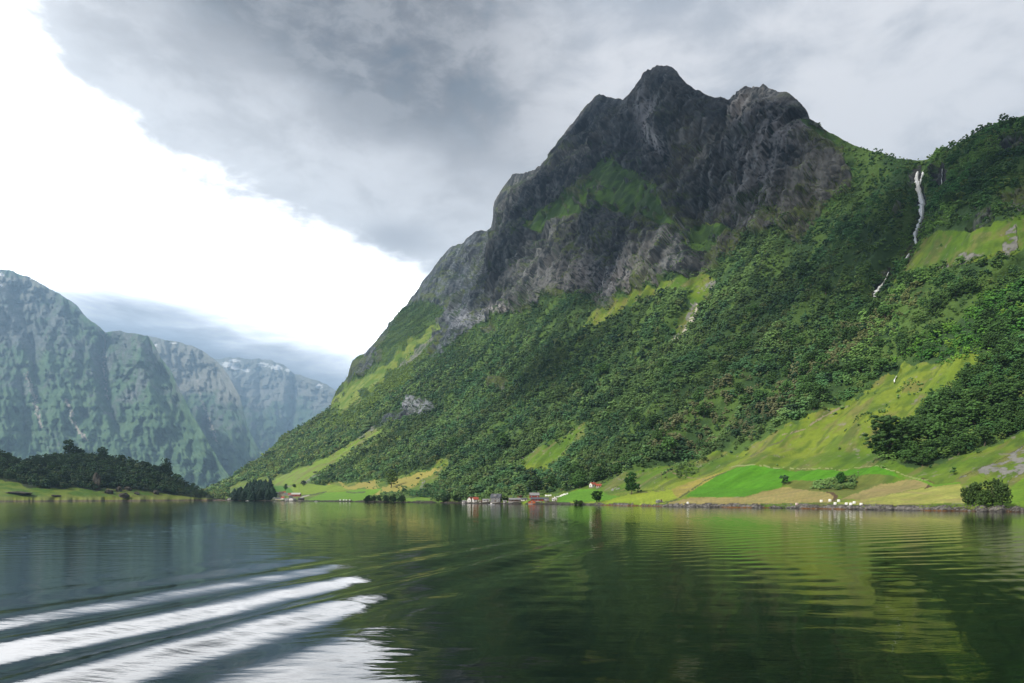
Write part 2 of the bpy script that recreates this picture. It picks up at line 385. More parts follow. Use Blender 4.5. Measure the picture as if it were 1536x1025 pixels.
for p in ([(560,640),(575,625),(600,618),(622,598),(640,597),(655,610),(652,622),(620,628),(590,635),(568,645)],
          [(733,583),(745,572),(765,575),(760,590)],[(555,545),(575,522),(572,548)],[(640,530),(700,470),(740,462),(700,500),(650,540)],
          [(1395,262),(1412,248),(1425,262),(1420,290),(1408,290)],[(1500,215),(1540,205),(1540,235),(1505,240)],[(1450,345),(1475,325),(1500,318),(1490,345),(1460,358)],[(1498,300),(1540,280),(1540,318),(1505,318)],
          [(1366,262),(1376,258),(1370,300),(1362,290)],[(1386,262),(1392,330),(1384,340),(1380,300)],[(1340,318),(1356,312),(1358,330),(1342,334)],[(1325,405),(1345,398),(1340,430),(1308,445)],[(725,500),(740,488),(750,500),(738,505)]):
    rock = np.maximum(rock, inside(PX+wob(9, 10, 35), PY+wob(9, 9, 36), p))
GR = [  # open turf
 [(834,300),(877,267),(908,238),(932,248),(986,283),(994,314),(1025,349),(979,337),(955,322),(893,320),(846,330),(800,352),(790,345)],
 [(1033,376),(1041,337),(1098,340),(1082,376),(1060,385)],
 [(495,613),(502,596),(529,578),(583,545),(617,515),(660,478),(668,491),(650,505),(600,552),(560,580),(520,612),(500,620)],
 [(890,470),(905,462),(950,440),(1060,415),(1075,422),(1050,440),(1000,440),(960,455),(930,470),(900,495),(880,500)],
 [(1046,440),(1060,420),(1075,425),(1050,470),(1020,510),(1005,515),(1030,470)],
 [(786,694),(800,684),(888,640),(880,660),(854,690),(830,712),(790,711)],[(759,624),(786,605),(782,614),(765,628)],[(590,669),(614,648),(606,664)],
 [(414,718),(481,692),(549,650),(583,641),(560,662),(522,684),(485,710),(455,722),(441,729),(412,729)],[(485,645),(500,636),(508,634),(490,648)],
 [(560,745),(590,716),(640,705),(674,688),(671,704),(650,728),(625,744)],[(480,735),(500,722),(575,722),(580,745),(480,745)],
 [(343,752),(343,735),(352,727),(372,722),(400,715),(415,722),(460,722),(480,735),(600,745),(650,748),(690,750),(860,735),(905,720),(940,712),(1000,698),(1050,690),
  (1105,684),(1150,664),(1195,642),(1240,622),(1286,600),(1335,566),(1363,552),(1419,541),(1490,538),(1470,562),(1436,588),(1405,602),(1385,628),(1355,640),(1340,660),(1325,690),(1330,702),(1377,705),(1419,693),(1488,673),(1545,650),(1800,640),(1800,790),(343,790)],
 [(1381,369),(1418,353),(1468,350),(1500,338),(1540,318),(1545,372),(1500,390),(1468,403),(1431,410),(1400,412),(1360,425),(1340,440),(1352,420),(1370,390)],
 [(1215,180),(1240,200),(1262,214),(1255,222),(1220,200),(1190,190)]]
gr = np.zeros_like(PX, bool)
wgx = wob(14, 20, 37); wgy = wob(14, 12, 38)
for k_, p in enumerate(GR):
    q_ = inside(PX+wgx*(2.2 if k_ == 2 else 1), PY+wgy*(2.6 if k_ == 2 else 1), p); gr |= q_
    if k_ in (0, 1, 2, len(GR)-1): rock = np.where(q_ & (fbm(PX/7, PY/9, PX*0, 3, 47) < (.56 if k_ == 2 else .66)), 0, rock)
gr &= ~((dline(PX, PY, [(640,745),(720,741),(800,742),(880,720)]) < 0))
shr = np.zeros_like(PX, bool)          # scrub and bushes standing on the turf
for p in ([(1265,655),(1290,642),(1330,625),(1350,606),(1330,612),(1290,628)],[(1320,662),(1350,645),(1368,632),(1362,650),(1330,666)],[(1340,590),(1375,570),(1385,585),(1350,605)],
          [(1395,540),(1440,520),(1480,520),(1470,545),(1420,556)],[(1012,716),(1035,705),(1060,690),(1075,688),(1050,715),(1022,724)],[(1000,722),(1025,700),(1035,690),(1012,698),(990,715)],
          [(1216,736),(1222,722),(1285,720),(1284,737)],[(785,712),(830,695),(850,690),(835,704),(800,716)],[(545,752),(560,745),(600,738),(612,752),(580,755)],[(620,752),(660,748),(690,738),(760,745),(770,735),(690,725),(640,738)],
          [(850,672),(880,660),(950,640),(940,700),(860,715)],[(1345,420),(1400,415),(1440,410),(1440,425),(1350,440)]):
    shr |= inside(PX+wob(9, 8, 39), PY+wob(9, 5, 40), p)
fields = [  # (polygon, colour)
 ([(1026,745),(1052,729),(1084,715),(1108,706.5),(1139.6,704),(1192,706.5),(1244,704),(1296.6,704.7),(1331.5,710),(1349,717),(1362,722),(1349,719.5),(1314,718.7),(1244,718.7),(1195,720.4),(1174.5,725.6),(1171,731),(1150,736),(1115,745),(1070,746)], (.10,.31,.012)),
 ([(1000,758),(1007,753.6),(1035,746.6),(1115,746),(1150,736.5),(1171,731.5),(1195,732.5),(1223,737.5),(1251,741),(1258,747),(1250,753),(1209,754.5),(1105,757),(1000,758)], (.36,.30,.11)),
 ([(1174,726),(1195,720.5),(1244,719),(1338,719),(1321,729),(1289.6,739.6),(1265,746.6),(1258,739.6),(1223,737),(1188,732)], (.14,.17,.035)),
 ([(1262,748),(1289,740),(1314,733),(1349,724),(1377,719.5),(1394,724),(1392,731),(1350,739),(1296.6,750.5)], (.33,.28,.11)),
 ([(1258,754),(1296,750),(1349,740),(1401,730),(1443,728),(1446,754),(1349,757.5),(1265,757)], (.36,.37,.09)),
 ([(1382,719),(1394,722),(1404,727),(1400,732),(1388,735),(1392,728)], (.10,.06,.035)),
 ([(1236,739),(1252,740.5),(1259,746),(1252,752),(1248,752),(1252,746),(1245,742)], (.11,.07,.04)),
 ([(1349,717),(1390,722),(1404,729),(1443,727),(1443,730),(1400,732),(1375,721)], (.15,.32,.02)),
 ([(1447,758),(1447,745),(1515,742),(1524,730),(1545,720),(1800,715),(1800,765),(1500,762)], (.15,.27,.02)),
 ([(890,757),(952,740),(994,736),(1008,734),(1030,728),(1046,732),(1025,742.5),(1004,752),(985,757.5)], (.30,.38,.035)),
 ([(1008,734.6),(1046,722.7),(1087.5,711),(1089,714),(1060,727),(1030,741),(1015,747)], (.36,.31,.07)),
 ([(834.6,753),(839,744.6),(866,734),(887,733),(900,736),(911.7,742.5),(932.5,745.6),(912,751),(878,755)], (.14,.34,.02)),
 ([(838,757),(838,753),(878,754),(912,750.5),(932,745),(952,740),(960,757)], (.27,.36,.03)),
 ([(458,751),(487.5,740),(521,736),(573,733),(566,739),(556,744),(546,753),(458,753)], (.17,.36,.02)),
 ([(433,731),(450,725),(487,729),(504,728),(521,734),(487.5,740),(452,743),(440,740)], (.24,.36,.03)),
 ([(395,739),(410,729),(430,730),(440,738),(420,740)], (.08,.22,.02)),
 ([(598,753),(605,748),(640,747),(650,749),(640,754)], (.19,.34,.03)),
 ([(720,757),(720,751),(800,749),(836,752),(836,757)], (.22,.33,.03)),
]
scree = np.zeros_like(PX, bool)
for p in ([(1440,722),(1488,702),(1540,672),(1560,668),(1560,706),(1512,728),(1509,737),(1495,728),(1480,722),(1465,716)],
          [(430,724),(470,712),(490,712),(455,728),(425,731)],[(549,650),(560,640),(572,638),(560,650),(520,672)],
          [(597,552),(610,535),(650,503),(656,508),(630,532),(605,553)],[(1008,512),(1025,490),(1040,462),(1048,452),(1046,470),(1030,500),(1012,517)],[(1058,425),(1072,418),(1075,425),(1050,445)],
          [(1405,405),(1450,388),(1480,392),(1440,410)],[(1505,385),(1512,350),(1525,340),(1528,372),(1515,388)],[(782,688),(805,676),(815,677),(790,693)],[(994,290),(1003,300),(1025,340),(1018,342)],
          [(915,733),(925,729),(932,731),(918,738)],[(628,735),(634,720),(638,722),(632,738)]):
    scree |= inside(PX+wob(6, 6, 41), PY+wob(6, 4, 42), p)
ochre = inside(JX, JY, [(555,735),(600,716),(640,706),(660,700),(640,725),(600,742)]) | inside(JX, JY, [(500,728),(530,722),(578,722),(560,734),(520,732)]) | inside(JX, JY, [(480,715),(500,722),(490,728)])
brown = inside(JX, JY, [(1100,660),(1180,590),(1260,520),(1340,460),(1390,430),(1400,450),(1330,510),(1250,570),(1180,630),(1130,665)]) | inside(JX, JY, [(960,690),(1040,610),(1120,570),(1140,600),(1060,680)])
lush = inside(JX, JY, [(1330,560),(1400,510),(1480,450),(1550,430),(1800,430),(1800,500),(1550,520),(1450,545),(1380,560)])
# ---- relief displaced along the slope's normal: gullies run down the fall line
A = V[..., 0]*-.56 + V[..., 1]*.83; Bc = V[..., 0]*.83+V[..., 1]*.56; Z = V[..., 2]
dsil = (PY-sil[None]); fs = np.where(rock > .5, .14, .35); fs = fs+(1-fs)*smooth(dsil, 0, 34); fb = smooth(basep[None]-PY, 10, 70)
rk = rock.copy()
for _ in range(3): rk[1:-1, 1:-1] = (rk[1:-1, 1:-1]*2+rk[:-2, 1:-1]+rk[2:, 1:-1]+rk[1:-1, :-2]+rk[1:-1, 2:])/6
FORM = ((~gr) | shr).astype(float)
rkB = boxblur(rock, 14); grB = boxblur(gr.astype(float), 8)
FALLS = [[(1376,255),(1377,278),(1383,300),(1380,338),(1374,366)],[(1385,255),(1380,276)],[(1414,250),(1412,282)],[(1364,378),(1358,393)],[(1334,406),(1326,424),(1318,434),(1312,450)],[(1345,562),(1340,576)]]
fallk = np.ones_like(PX)
for f_ in FALLS: fallk = np.minimum(fallk, smooth(dline(PX, PY, f_), 4, 14))
w1 = (fbm(A/200, Bc/200, Z/200, 3, 50)-.5)*90
gul = fbm((A+w1)/95, Z/500, Bc*0, 3, 51, ridge=True)
d = (gul-.55)*(14+16*rk)
wl = (fbm(A/60, Z/60, Bc/60, 3, 91)-.5)
st = Z/34+wl*2.2+A/300; stf = st-np.floor(st); ledge = smooth(stf, 0, .75)-smooth(stf, .75, 1.0)          # broken strata: overhanging lip, sloping step
wa = A+w1*.35+wl*14
d += rk*((fbm((A+w1*.5)/60, Z/190, Bc/160, 3, 52, ridge=True)-.5)*34 + slabs(wa/42+Z/260, Z/120+wl, 301, 1.3)*24 + slabs(wa/15-Z/190, Z/46+wl*2, 305, 1.2)*10 + slabs(wa/6.5, Z/19+wl*3, 309, 1.0)*4 + (fbm((A+wl*6)/5.5, Z/40, Bc/40, 3, 49, ridge=True)-.5)*3.5 + (ledge-.4)*8*smooth(fbm(A/80, Z/50, Bc/90, 2, 92), .42, .58) + (fbm(A/90, Z/70, Bc/90, 3, 59)-.5)*50)
cr = fbm((A+wl*26)/26, Z/60+wl, Bc/70, 3, 93); d -= rk*np.exp(-((cr-.5)/.018)**2)*9
cr2 = fbm((A-wl*30+Z*.5)/34, Z/44, Bc/70, 3, 94); d -= rk*np.exp(-((cr2-.5)/.015)**2)*7
d += (1-rk)*(fbm((A+w1*.7)/42, Z/300, Bc*0, 2, 95, ridge=True)-.55)*20*np.where(PX < 735, .6, 1)
d += (1-rk)*((fbm(A/30, Z/90, Bc/60, 4, 55, ridge=True)-.55)*6)
fl_ = FORM*(1-rk); d += fl_*((fbm(A/4.5, Z/4.5, Bc/4.5, 3, 58)-.5)*4.0)
d += rk*((fbm(A/5, Z/14, Bc/12, 3, 68, ridge=True)-.5)*2.5)
d += (1-fl_)*(1-rk)*((fbm(A/11, Bc/45, Z/40, 3, 69)-.5)*2.6 + (fbm(A/40, Bc/12, Z/9, 3, 65)-.5)*2.0)
ispld = gr & (rock < .5)
d *= fs*fb*fallk; d = np.where(PX < 735, d*.7, d)
fieldm = np.zeros_like(PX, bool)
for p, c in fields: fieldm |= inside(jx, jy, p)
d += (fbm(A/7, Z/7, Bc/14, 3, 56)-.5)*np.where(fieldm, .15, 1.0)*smooth(basep[None]-PY, 3, 14)*1.2
bank = (1-smooth(gg*(Y-s_), 5, 8)); d += bank*(fbm(A/1.6, Z/1.6, Bc/1.6, 3, 57)-.5)*.9*(t > 0)
V[..., 0] += d*-.62; V[..., 1] += d*-.42; V[..., 2] += d*.5
N = grid_normals(V); slope = N[..., 2]
# ---- colours
def lerp(a, b, k): return a+(b-a)*k[..., None]
n_big = fbm(A/120, Bc/120, Z/90, 4, 60); n_mid = fbm(A/24, Bc/24, Z/20, 4, 61); n_fin = fbm(A/4, Bc/6, Z/4, 3, 62)
n_str = fbm(A/9, Z/75, Bc/40, 5, 63, gain=.6)
cl = lambda *c: np.array(c, float)
forest_floor = lerp(cl(.030,.066,.020)+0*V, cl(.068,.125,.026)+0*V, smooth(fbm(A/20, Bc/60, Z/50, 4, 96), .4, .62))
turf = lerp(cl(.085,.160,.012)+0*V, cl(.155,.205,.022)+0*V, smooth(n_big, .38, .62)); turf = lerp(turf, cl(.050,.11,.014)+0*V, smooth(n_mid, .42, .66)*.55)
turf = lerp(turf, cl(.15,.13,.055)+0*V, smooth(fbm(A/9, Bc/60, Z/14, 4, 64), .50, .68)*.6)
turf = lerp(turf, cl(.040,.085,.014)+0*V, smooth(fbm(A/5, Bc/30, Z/9, 4, 66), .50, .68)*.55)
turf = lerp(turf, cl(.20,.18,.16)+0*V, smooth(fbm(A/5, Bc/5, Z/4, 4, 67), .70, .76)*.6)
C = np.where(ispld[..., None], turf, forest_floor)
dist_g = inside(PX, PY, GR[0]) | inside(PX, PY, GR[1]) | inside(PX, PY, GR[-1])
C = np.where((ispld & dist_g)[..., None], lerp(cl(.035,.075,.016)+0*V, cl(.075,.15,.02)+0*V, smooth(n_mid+.25*gauss(PX, PY, 915, 293, 22, 14), .45, .7)), C)
rcol = lerp(cl(.024,.030,.036)+0*V, cl(.140,.147,.150)+0*V, smooth(n_str*.45+n_fin*.35+n_mid*.2, .42, .60))
rcol = rcol*(1+.5*slabs(wa/15-Z/190, Z/46+wl*2, 305, 0))[..., None]
stain = smooth(fbm((A+wl*14)/10, Z/160, Bc/90, 4, 97), .52, .62)*smooth(fbm(A/60, Z/60, Bc/80, 2, 98), .42, .55)
rcol = lerp(rcol, cl(.022,.023,.028)+0*V, stain*.8)
rcol = lerp(rcol, cl(.100,.092,.080)+0*V, smooth(n_big, .45, .62)*.35*smooth(PX, 760, 1150))
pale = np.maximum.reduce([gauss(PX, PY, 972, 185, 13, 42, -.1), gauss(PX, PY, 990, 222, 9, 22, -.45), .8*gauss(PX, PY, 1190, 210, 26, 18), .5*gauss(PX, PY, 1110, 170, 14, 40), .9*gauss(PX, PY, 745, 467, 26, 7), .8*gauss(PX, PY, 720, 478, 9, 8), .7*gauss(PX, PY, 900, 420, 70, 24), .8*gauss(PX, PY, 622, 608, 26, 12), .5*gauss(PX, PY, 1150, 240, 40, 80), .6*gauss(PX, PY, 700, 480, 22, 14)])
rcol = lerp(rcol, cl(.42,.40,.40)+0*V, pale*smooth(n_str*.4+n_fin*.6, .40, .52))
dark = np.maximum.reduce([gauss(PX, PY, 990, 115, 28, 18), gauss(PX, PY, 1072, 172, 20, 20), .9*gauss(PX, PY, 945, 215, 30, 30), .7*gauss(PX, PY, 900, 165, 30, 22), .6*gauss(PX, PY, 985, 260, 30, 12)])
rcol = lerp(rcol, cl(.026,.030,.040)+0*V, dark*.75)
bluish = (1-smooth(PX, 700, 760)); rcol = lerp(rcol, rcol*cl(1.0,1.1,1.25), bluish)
shelf = fbm((A+Z*.9)/70, (Z-A*.25)/15, Bc/80, 4, 99)
rcol = lerp(rcol, cl(.028,.030,.030)+0*V, wet*.75)
moss = smooth(slope*.8+(n_mid-.5)*.9+(n_big-.5)*.8+(shelf-.5)*1.5+.12*smooth(PY, 250, 420)+.75*(1-rkB)*(1-wet)+.10*smooth(PX, 1090, 1180), .62, .76)*(1-.55*smooth(n_fin, .4, .6))*(1-smooth(-PY, -210, -140)*.7)
mcol = lerp(cl(.032,.070,.018)+0*V, cl(.085,.115,.030)+0*V, smooth(n_big, .4, .6))
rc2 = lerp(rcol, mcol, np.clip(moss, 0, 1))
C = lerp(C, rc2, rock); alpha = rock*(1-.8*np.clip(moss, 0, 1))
gcol = lerp(cl(.06,.063,.058)+0*V, cl(.20,.20,.185)+0*V, smooth(n_fin, .35, .65))
C = np.where((scree & (rock < .5) & (n_fin*1.3+n_mid*.7 > 1.0))[..., None], gcol, C); alpha = np.where(scree, .35, alpha)
whs = inside(PX+wob(5,6,43), PY+wob(5,5,44), [(1008,512),(1028,492),(1042,468),(1046,455),(1048,462),(1032,500),(1013,516)])
C = np.where((whs & (n_fin > .5))[..., None], cl(.5,.46,.42), C)
C = np.where((ochre & gr)[..., None], lerp(cl(.30,.27,.06)+0*V, cl(.22,.20,.05)+0*V, n_fin), C)
lgr = ispld & inside(PX, PY, GR[2]); C = np.where(lgr[..., None], lerp(cl(.10,.175,.026)+0*V, cl(.19,.235,.045)+0*V, smooth(n_mid, .35, .65)), C)  # left flank turf brightened: its sun patch is put into the colour
lgr = ispld & inside(PX, PY, GR[8]); C = np.where(lgr[..., None], lerp(cl(.15,.24,.025)+0*V, cl(.15,.17,.05)+0*V, smooth(n_mid, .45, .65)), C)
for p, c in fields:
    mk = inside(jx, jy, p); k = .9*(.62+.5*fbm(A/9, Bc/22, Z*0, 4, 70)+.32*fbm(A/1.6, Bc/4, Z*0, 3, 75))[..., None]
    cc = cl(*c)*k*(.72 if c[1] > .3 and c[0] < .26 else .85)
    cc = lerp(cc, cc*cl(.75, .85, .8), smooth(fbm(A/3, Bc/26, Z*0, 3, 74), .5, .62)*.6)
    if c[0] > .3:
        rr = np.sin(np.hypot(PX-1385, (PY-752)*3.2)*.9 + fbm(A/20, Bc/20, Z, 2, 71)*5)*.5+.5
        cc = lerp(cc, cc*cl(.78,.86,.8), rr*.8*fbm(A/15, Bc/15, Z, 2, 72)); cc = lerp(cc, cl(.24,.19,.09)+0*V, smooth(fbm(A/12, Bc/30, Z, 3, 73), .5, .7)*.6)
    C = np.where(mk[..., None], cc, C)
for pts, w, c in (([(1092,712),(1060,724),(1030,741),(1010,752),(985,755)], 1.1, (.07,.09,.03)), ([(1100,704),(1190,703.5),(1300,702),(1345,714),(1380,721),(1400,723)], .45, (.24,.27,.12)),
                  ([(1000,712),(1060,722)], .5, (.2,.17,.1)), ([(455,744),(475,741),(490,737.5)], .9, (.05,.06,.03)), ([(520,738.5),(535,739.5),(548,739)], 1.3, (.07,.09,.04)),
                  ([(450,747),(458,744.5),(464,743)], .8, (.4,.38,.36)), ([(1180,660),(1215,650),(1268,612)], .8, (.22,.19,.13)), ([(1130,690),(1180,668),(1200,652)], .9, (.10,.11,.05)),
                  ([(700,756),(860,757)], .0, (.2,.2,.2)), ([(840,735),(870,725),(905,722)], .7, (.13,.12,.05)), ([(938,741),(1000,736)], .6, (.13,.14,.05))):
    m_ = (dline(PX, PY+wob(6, 2.0, 45), pts) < w) & (n_fin > .38); C = np.where(m_[..., None], cl(*c), C)
bk = bank > .5
bcol = lerp(cl(.05,.045,.04)+0*V, cl(.20,.19,.18)+0*V, smooth(fbm(A/1.2, Z/.8, Bc/1.2, 3, 80), .35, .7))
bcol = lerp(bcol, bcol*cl(.35,.33,.28), 1-smooth(PX, 820, 960))
bcol = np.where((Z < .55)[..., None], lerp(bcol*.4, cl(.13,.06,.015)+0*V, smooth(n_mid, .45, .6)*(PX > 900)), bcol)
C = np.where((bk & ((fbm(A/3, Z, Bc/3, 2, 81) > .30) | (Z < 1.3)))[..., None], bcol, C); alpha = np.where(bk, .3, alpha)
FOREST = ((~gr) & (rock < .5) & (~scree)) | (shr & ~bk)
FOREST &= ~bk & ~fieldm | (shr & ~bk & inside(PX, PY, [(1214,737),(1214,719),(1287,719),(1287,738)]))
# ---- rows: under the water in front, and down the far side behind the crest
pre = []
for q, zz in ((.955, -14.), (.975, -7), (.99, -2.5), (.997, -.7)):
    r = V[0].copy(); r[:, 0] *= q; r[:, 1] *= q; r[:, 2] = zz; pre.append(r)
post = []
for j in range(1, 15):
    r = V[-1].copy(); k = 1+.006*j**1.6; zr = V[-1][:, 2]
    r[:, 0] *= k; r[:, 1] *= k; r[:, 2] = zr - np.maximum(zr, 20)*(.004*j**2.1) + (fbm(r[:, 0]/60, r[:, 1]/60, r[:, 0]*0, 3, 90)-.5)*12*(j > 1)
    r[:, 2] = np.maximum(r[:, 2], -20); post.append(r)
VV = np.concatenate([np.array(pre), V, np.array(post)])
CC = np.concatenate([np.concatenate([np.repeat(C[:1], 4, 0)*0+cl(.05,.045,.03), C, np.repeat(C[-1:], 14, 0)]), np.concatenate([np.repeat(alpha[:1], 4, 0), alpha, np.repeat(alpha[-1:], 14, 0)])[..., None]], -1)
me = raw_mesh('mountain', VV.reshape(-1, 3), grid_faces(*VV.shape[:2]), CC.reshape(-1, 4))
mountain = finish_mesh('mountain', me, M_TERR, kind='structure')

def main_at(px, py):
    """ground point of the main shore seen in photo pixel (px, py)"""
    c = int(round((px-C0)/CS)); c = max(0, min(len(cols)-1, c))
    r = int(np.argmin(abs(PY[:, c]-py))); return V[r, c].copy()

# ---- far ranges up the fjord
def far_range(name, silp, base_y, Y0, k, snow, seed, grey_above, c0, c1, step=1.6, nr=260, relief=1.0, rockcut=.5, pl=None):
    cs = np.arange(c0, c1, step); sl_ = interp(silp, cs)+(fbm(cs/9, cs*0, cs*0, 4, seed)-.5)*5
    tt = np.linspace(0, 1, nr)[:, None]; bs = np.full(len(cs), float(base_y))
    px = np.repeat(cs[None], nr, 0); py = bs[None]+(np.minimum(sl_, base_y-2)-bs)[None]*tt
    u = (px-CX)/F; e = (HY-py)/F
    y = (Y0+(px-c0)*1.5)*np.exp(np.maximum(e, -.01)/k)
    lnr = (fbm(px/70+seed, py/220, px*0, 3, seed+1, ridge=True)-.5)*.10 + (fbm((px+py*.35)/30, py/60, px*0, 4, seed+2, ridge=True)-.5)*.035 + (fbm(px/60, py/11+px/90, px*0, 4, seed+9, ridge=True)-.5)*.006
    lnr += slabs(px/12+py/40, py/24, seed+30, 1.2)*.007 + slabs(px/5-py/30, py/9, seed+40, 1.2)*.003
    lnr += (fbm((px-py*.2)/9, py/16, px*0, 4, seed+7, ridge=True)-.5)*.030 + (fbm(px/3.5, py/5, px*0, 2, seed+8)-.5)*.008
    if pl:
        for pts, w, a in pl: lnr += a*np.exp(-(dline(px, py, pts)/w)**2)
    y = y*np.exp(lnr*relief*(.35+.65*smooth(py-sl_[None], 0, 25)))
    v = np.stack([u*y, y, H+e*y], -1)
    n = grid_normals(v); a, z = v[..., 0]*.5, v[..., 2]*.5; v1_ = v[..., 1]*.5
    nb_ = fbm(a/400, v1_/400, z/300, 4, seed+3); nm = fbm(a/70, v1_/120, z/60, 4, seed+4); nf = fbm(a/16, v1_/90, z/16, 4, seed+5, gain=.65)
    ns = fbm(a/30, z/220, v1_/200, 4, seed+6)
    veg = lerp(cl(.072,.145,.082)+0*v, cl(.115,.200,.10)+0*v, smooth(nm*.5+nf*.5, .42, .58))  # far greens and greys made paler and bluer, haze put into the colour
    rk_ = lerp(cl(.085,.110,.115)+0*v, cl(.165,.185,.185)+0*v, smooth(ns*.5+nf*.5, .42, .58))
    rel = (bs[None]-py)/np.percentile(bs-sl_, 80)
    w = smooth((nm-.5)*1.2+(nb_-.5)*1.4+(rel-.60)*1.0+(ns-.5)*.9+(rockcut-.5), -.22, .28)
    c = lerp(veg, rk_*(1+.5*slabs(px/5-py/30, py/9, seed+40, 0))[..., None], w)
    top = smooth(rel+(nb_-.5)*.5, grey_above, grey_above+.12)
    c = lerp(c, lerp(cl(.19,.21,.17)+0*v, cl(.30,.30,.29)+0*v, smooth(nf, .35, .65)), top)
    for pts, wd in ([([(40,560),(52,600),(60,640)], 2.5), ([(100,600),(112,640),(130,660)], 2.5), ([(157,500),(156,560),(160,600)], 1.5)] if seed == 100 else [([(294,570),(303,605),(318,640),(325,665)], 1.5)] if seed == 200 else []):
        c = np.where(((dline(px+(nm-.5)*14, py, pts) < wd) & (nf > .42))[..., None], cl(.42,.38,.34), c)
    for (sx, sy, rx, ry) in snow:
        c = np.where((gauss(px, py, sx, sy, rx*1.1, ry*1.1, .1)+(nf-.5)*.9 > .6)[..., None], cl(.86,.88,.92), c)
    back = []
    for j in range(1, 10):
        r = v[-1].copy(); q = 1+.01*j**1.6; r[:, :2] *= q; r[:, 2] = np.maximum(r[:, 2]*(1-.012*j**2), -20); back.append(r)
    vv = np.concatenate([np.array([v[0]*[.9, .9, 0]+[0, 0, -20]]), v, np.array(back)])
    ca = np.concatenate([np.concatenate([c[:1], c, np.repeat(c[-1:], 9, 0)]), np.concatenate([w[:1], w, np.repeat(w[-1:], 9, 0)])[..., None]], -1)
    me = raw_mesh(name, vv.reshape(-1, 3), grid_faces(*vv.shape[:2]), ca.reshape(-1, 4))
    return finish_mesh(name, me, M_FAR, kind='structure')
far_range('mountain_range', [(-420,330),(-250,370),(-100,395),(0,403),(22,408),(44.5,417),(74,432),(96,445),(115,458),(130,476),(148,491),(157,498.6),(163,497),(178,496),(200,500.5),(222,503),(232,517),(241,536),
   (256,554),(270.6,587.6),(285,617),(308,654),(326,688),(345,715),(365,740),(420,746)], 751, 7600, .62, [(2,412,6,3),(48,418,5,1.5),(2,428,3,2)], 100, .78, -420, 385, relief=1.2,
   pl=[([(160,498),(150,540),(160,600),(175,640)], 9, .05), ([(20,440),(35,480),(50,520),(60,600)], 10, .03), ([(100,440),(75,500),(70,560)], 8, -.02), ([(200,500),(215,560),(240,640)], 16, -.04)])
far_range('mountain_range', [(190,500),(226,506),(259,511.6),(282,517),(304,526),(322,539),(333.6,550.5),(348,573),(359.5,595),(365,615),(371,640),(385,668),(404,690),(430,725),(480,745)], 750, 13000, .60, [(232,518,4,3),(262,515,4,1.5)], 200, .62, 190, 470, relief=1.1, rockcut=.42)
far_range('mountain_range', [(290,536),(328,539),(345,535),(371,539),(390,539),(408,541),(426,548.6),(441,561.6),(463,567),(489,576),(502,584),(540,610),(600,650),(680,720)], 749.5, 20000, .60,
   [(340,547,12,5),(352,552,10,3.5),(370,556,9,3),(395,547,11,4),(414,551,13,4.5),(352,541,10,2.5),(478,580,7,5),(432,556,5,3)], 300, .60, 290, 640, rockcut=.45, pl=[([(441,561),(438,620),(420,700)], 6, .03)])

# ---- wooded promontory on the left
PSIL = [(-420,660),(-200,668),(0,683),(21,694),(43,696),(62,690),(94,684),(120,682),(154,688),(193,695),(236,706),(264,717),(290,730),(310,740),(322,747),(334,749.6),(345,751)]
pc = np.arange(-420, 346, 1.5); ps = interp([(-420,830),(0,1010),(100,1090),(200,1190),(310,1370),(346,1440)], pc); pj = (fbm(pc/10, pc*0, pc*0, 3, 8)-.5)*.05
pb = HY+F*H/ps; pn = 90; tt = (np.linspace(0, 1, pn)**1.3)[:, None]
QX = np.repeat(pc[None], pn, 0); QY = pb[None]+(np.minimum(interp(PSIL, pc), pb-.6)-pb)[None]*tt
QE = (HY-QY)/F; QYd = ps[None]*np.exp((pb[None]-QY)/F/.26 + pj[None]*(1-smooth(pb[None]-QY, 2, 9))); QU = (QX-CX)/F
PV3 = np.stack([QU*QYd, QYd, H+QE*QYd], -1)
PV3[..., 2] += (fbm(PV3[..., 0]/12, PV3[..., 1]/12, PV3[..., 0]*0, 3, 9)-.5)*2.0*smooth(pb[None]-QY, 1, 8)
low = interp([(-420,724),(0,719.5),(32,726),(43,733),(118,732),(140,736),(193,733),(236,739),(280,744),(311,747.5),(346,750)], pc)[None]+(fbm(QX/9, QY*0, QX*0, 3, 12)-.5)*6
pw = QY < low
n1_ = fbm(PV3[..., 0]/18, PV3[..., 1]/18, QX*0, 4, 13); n2_ = fbm(PV3[..., 0]/5, PV3[..., 1]/5, QX*0, 3, 14)
pcol = lerp(cl(.085,.15,.018)+0*PV3, cl(.17,.20,.035)+0*PV3, smooth(n1_, .4, .6)); pcol = lerp(pcol, cl(.13,.10,.06)+0*PV3, smooth(n2_, .56, .68)*smooth(QX, 120, 180))
pcol = lerp(pcol, cl(.23,.21,.05)+0*PV3, smooth(QY, 741, 748)*.6)
pcol = pcol*cl(.72,.86,.6)
pcol = np.where(pw[..., None], cl(.03,.045,.018), pcol)
pcol = np.where((QY > pb[None]-2.2)[..., None], lerp(cl(.03,.025,.02)+0*PV3, cl(.14,.10,.07)+0*PV3, n2_), pcol)
fr = [PV3[0]*[q, q, 0]+[0, 0, z] for q, z in ((.95, -12.), (.98, -4), (.997, -.6))]
bk_ = []
for j in range(1, 16):
    r = PV3[-1].copy(); q = 1+.008*j; r[:, :2] *= q; r[:, 2] = r[:, 2]*(1-(j/13)**2)-.6*j*.3; bk_.append(np.maximum(r, [-1e9, -1e9, -14]))
vv = np.concatenate([np.array(fr), PV3, np.array(bk_)]); cc = np.concatenate([np.repeat(pcol[:1]*.4, 3, 0), pcol, np.repeat(pcol[-1:]*0+cl(.03,.045,.018), 15, 0)])
me = raw_mesh('headland', vv.reshape(-1, 3), grid_faces(*vv.shape[:2]), np.concatenate([cc, cc[..., :1]*0+.1], -1).reshape(-1, 4))
finish_mesh('headland', me, M_TERR, kind='structure')
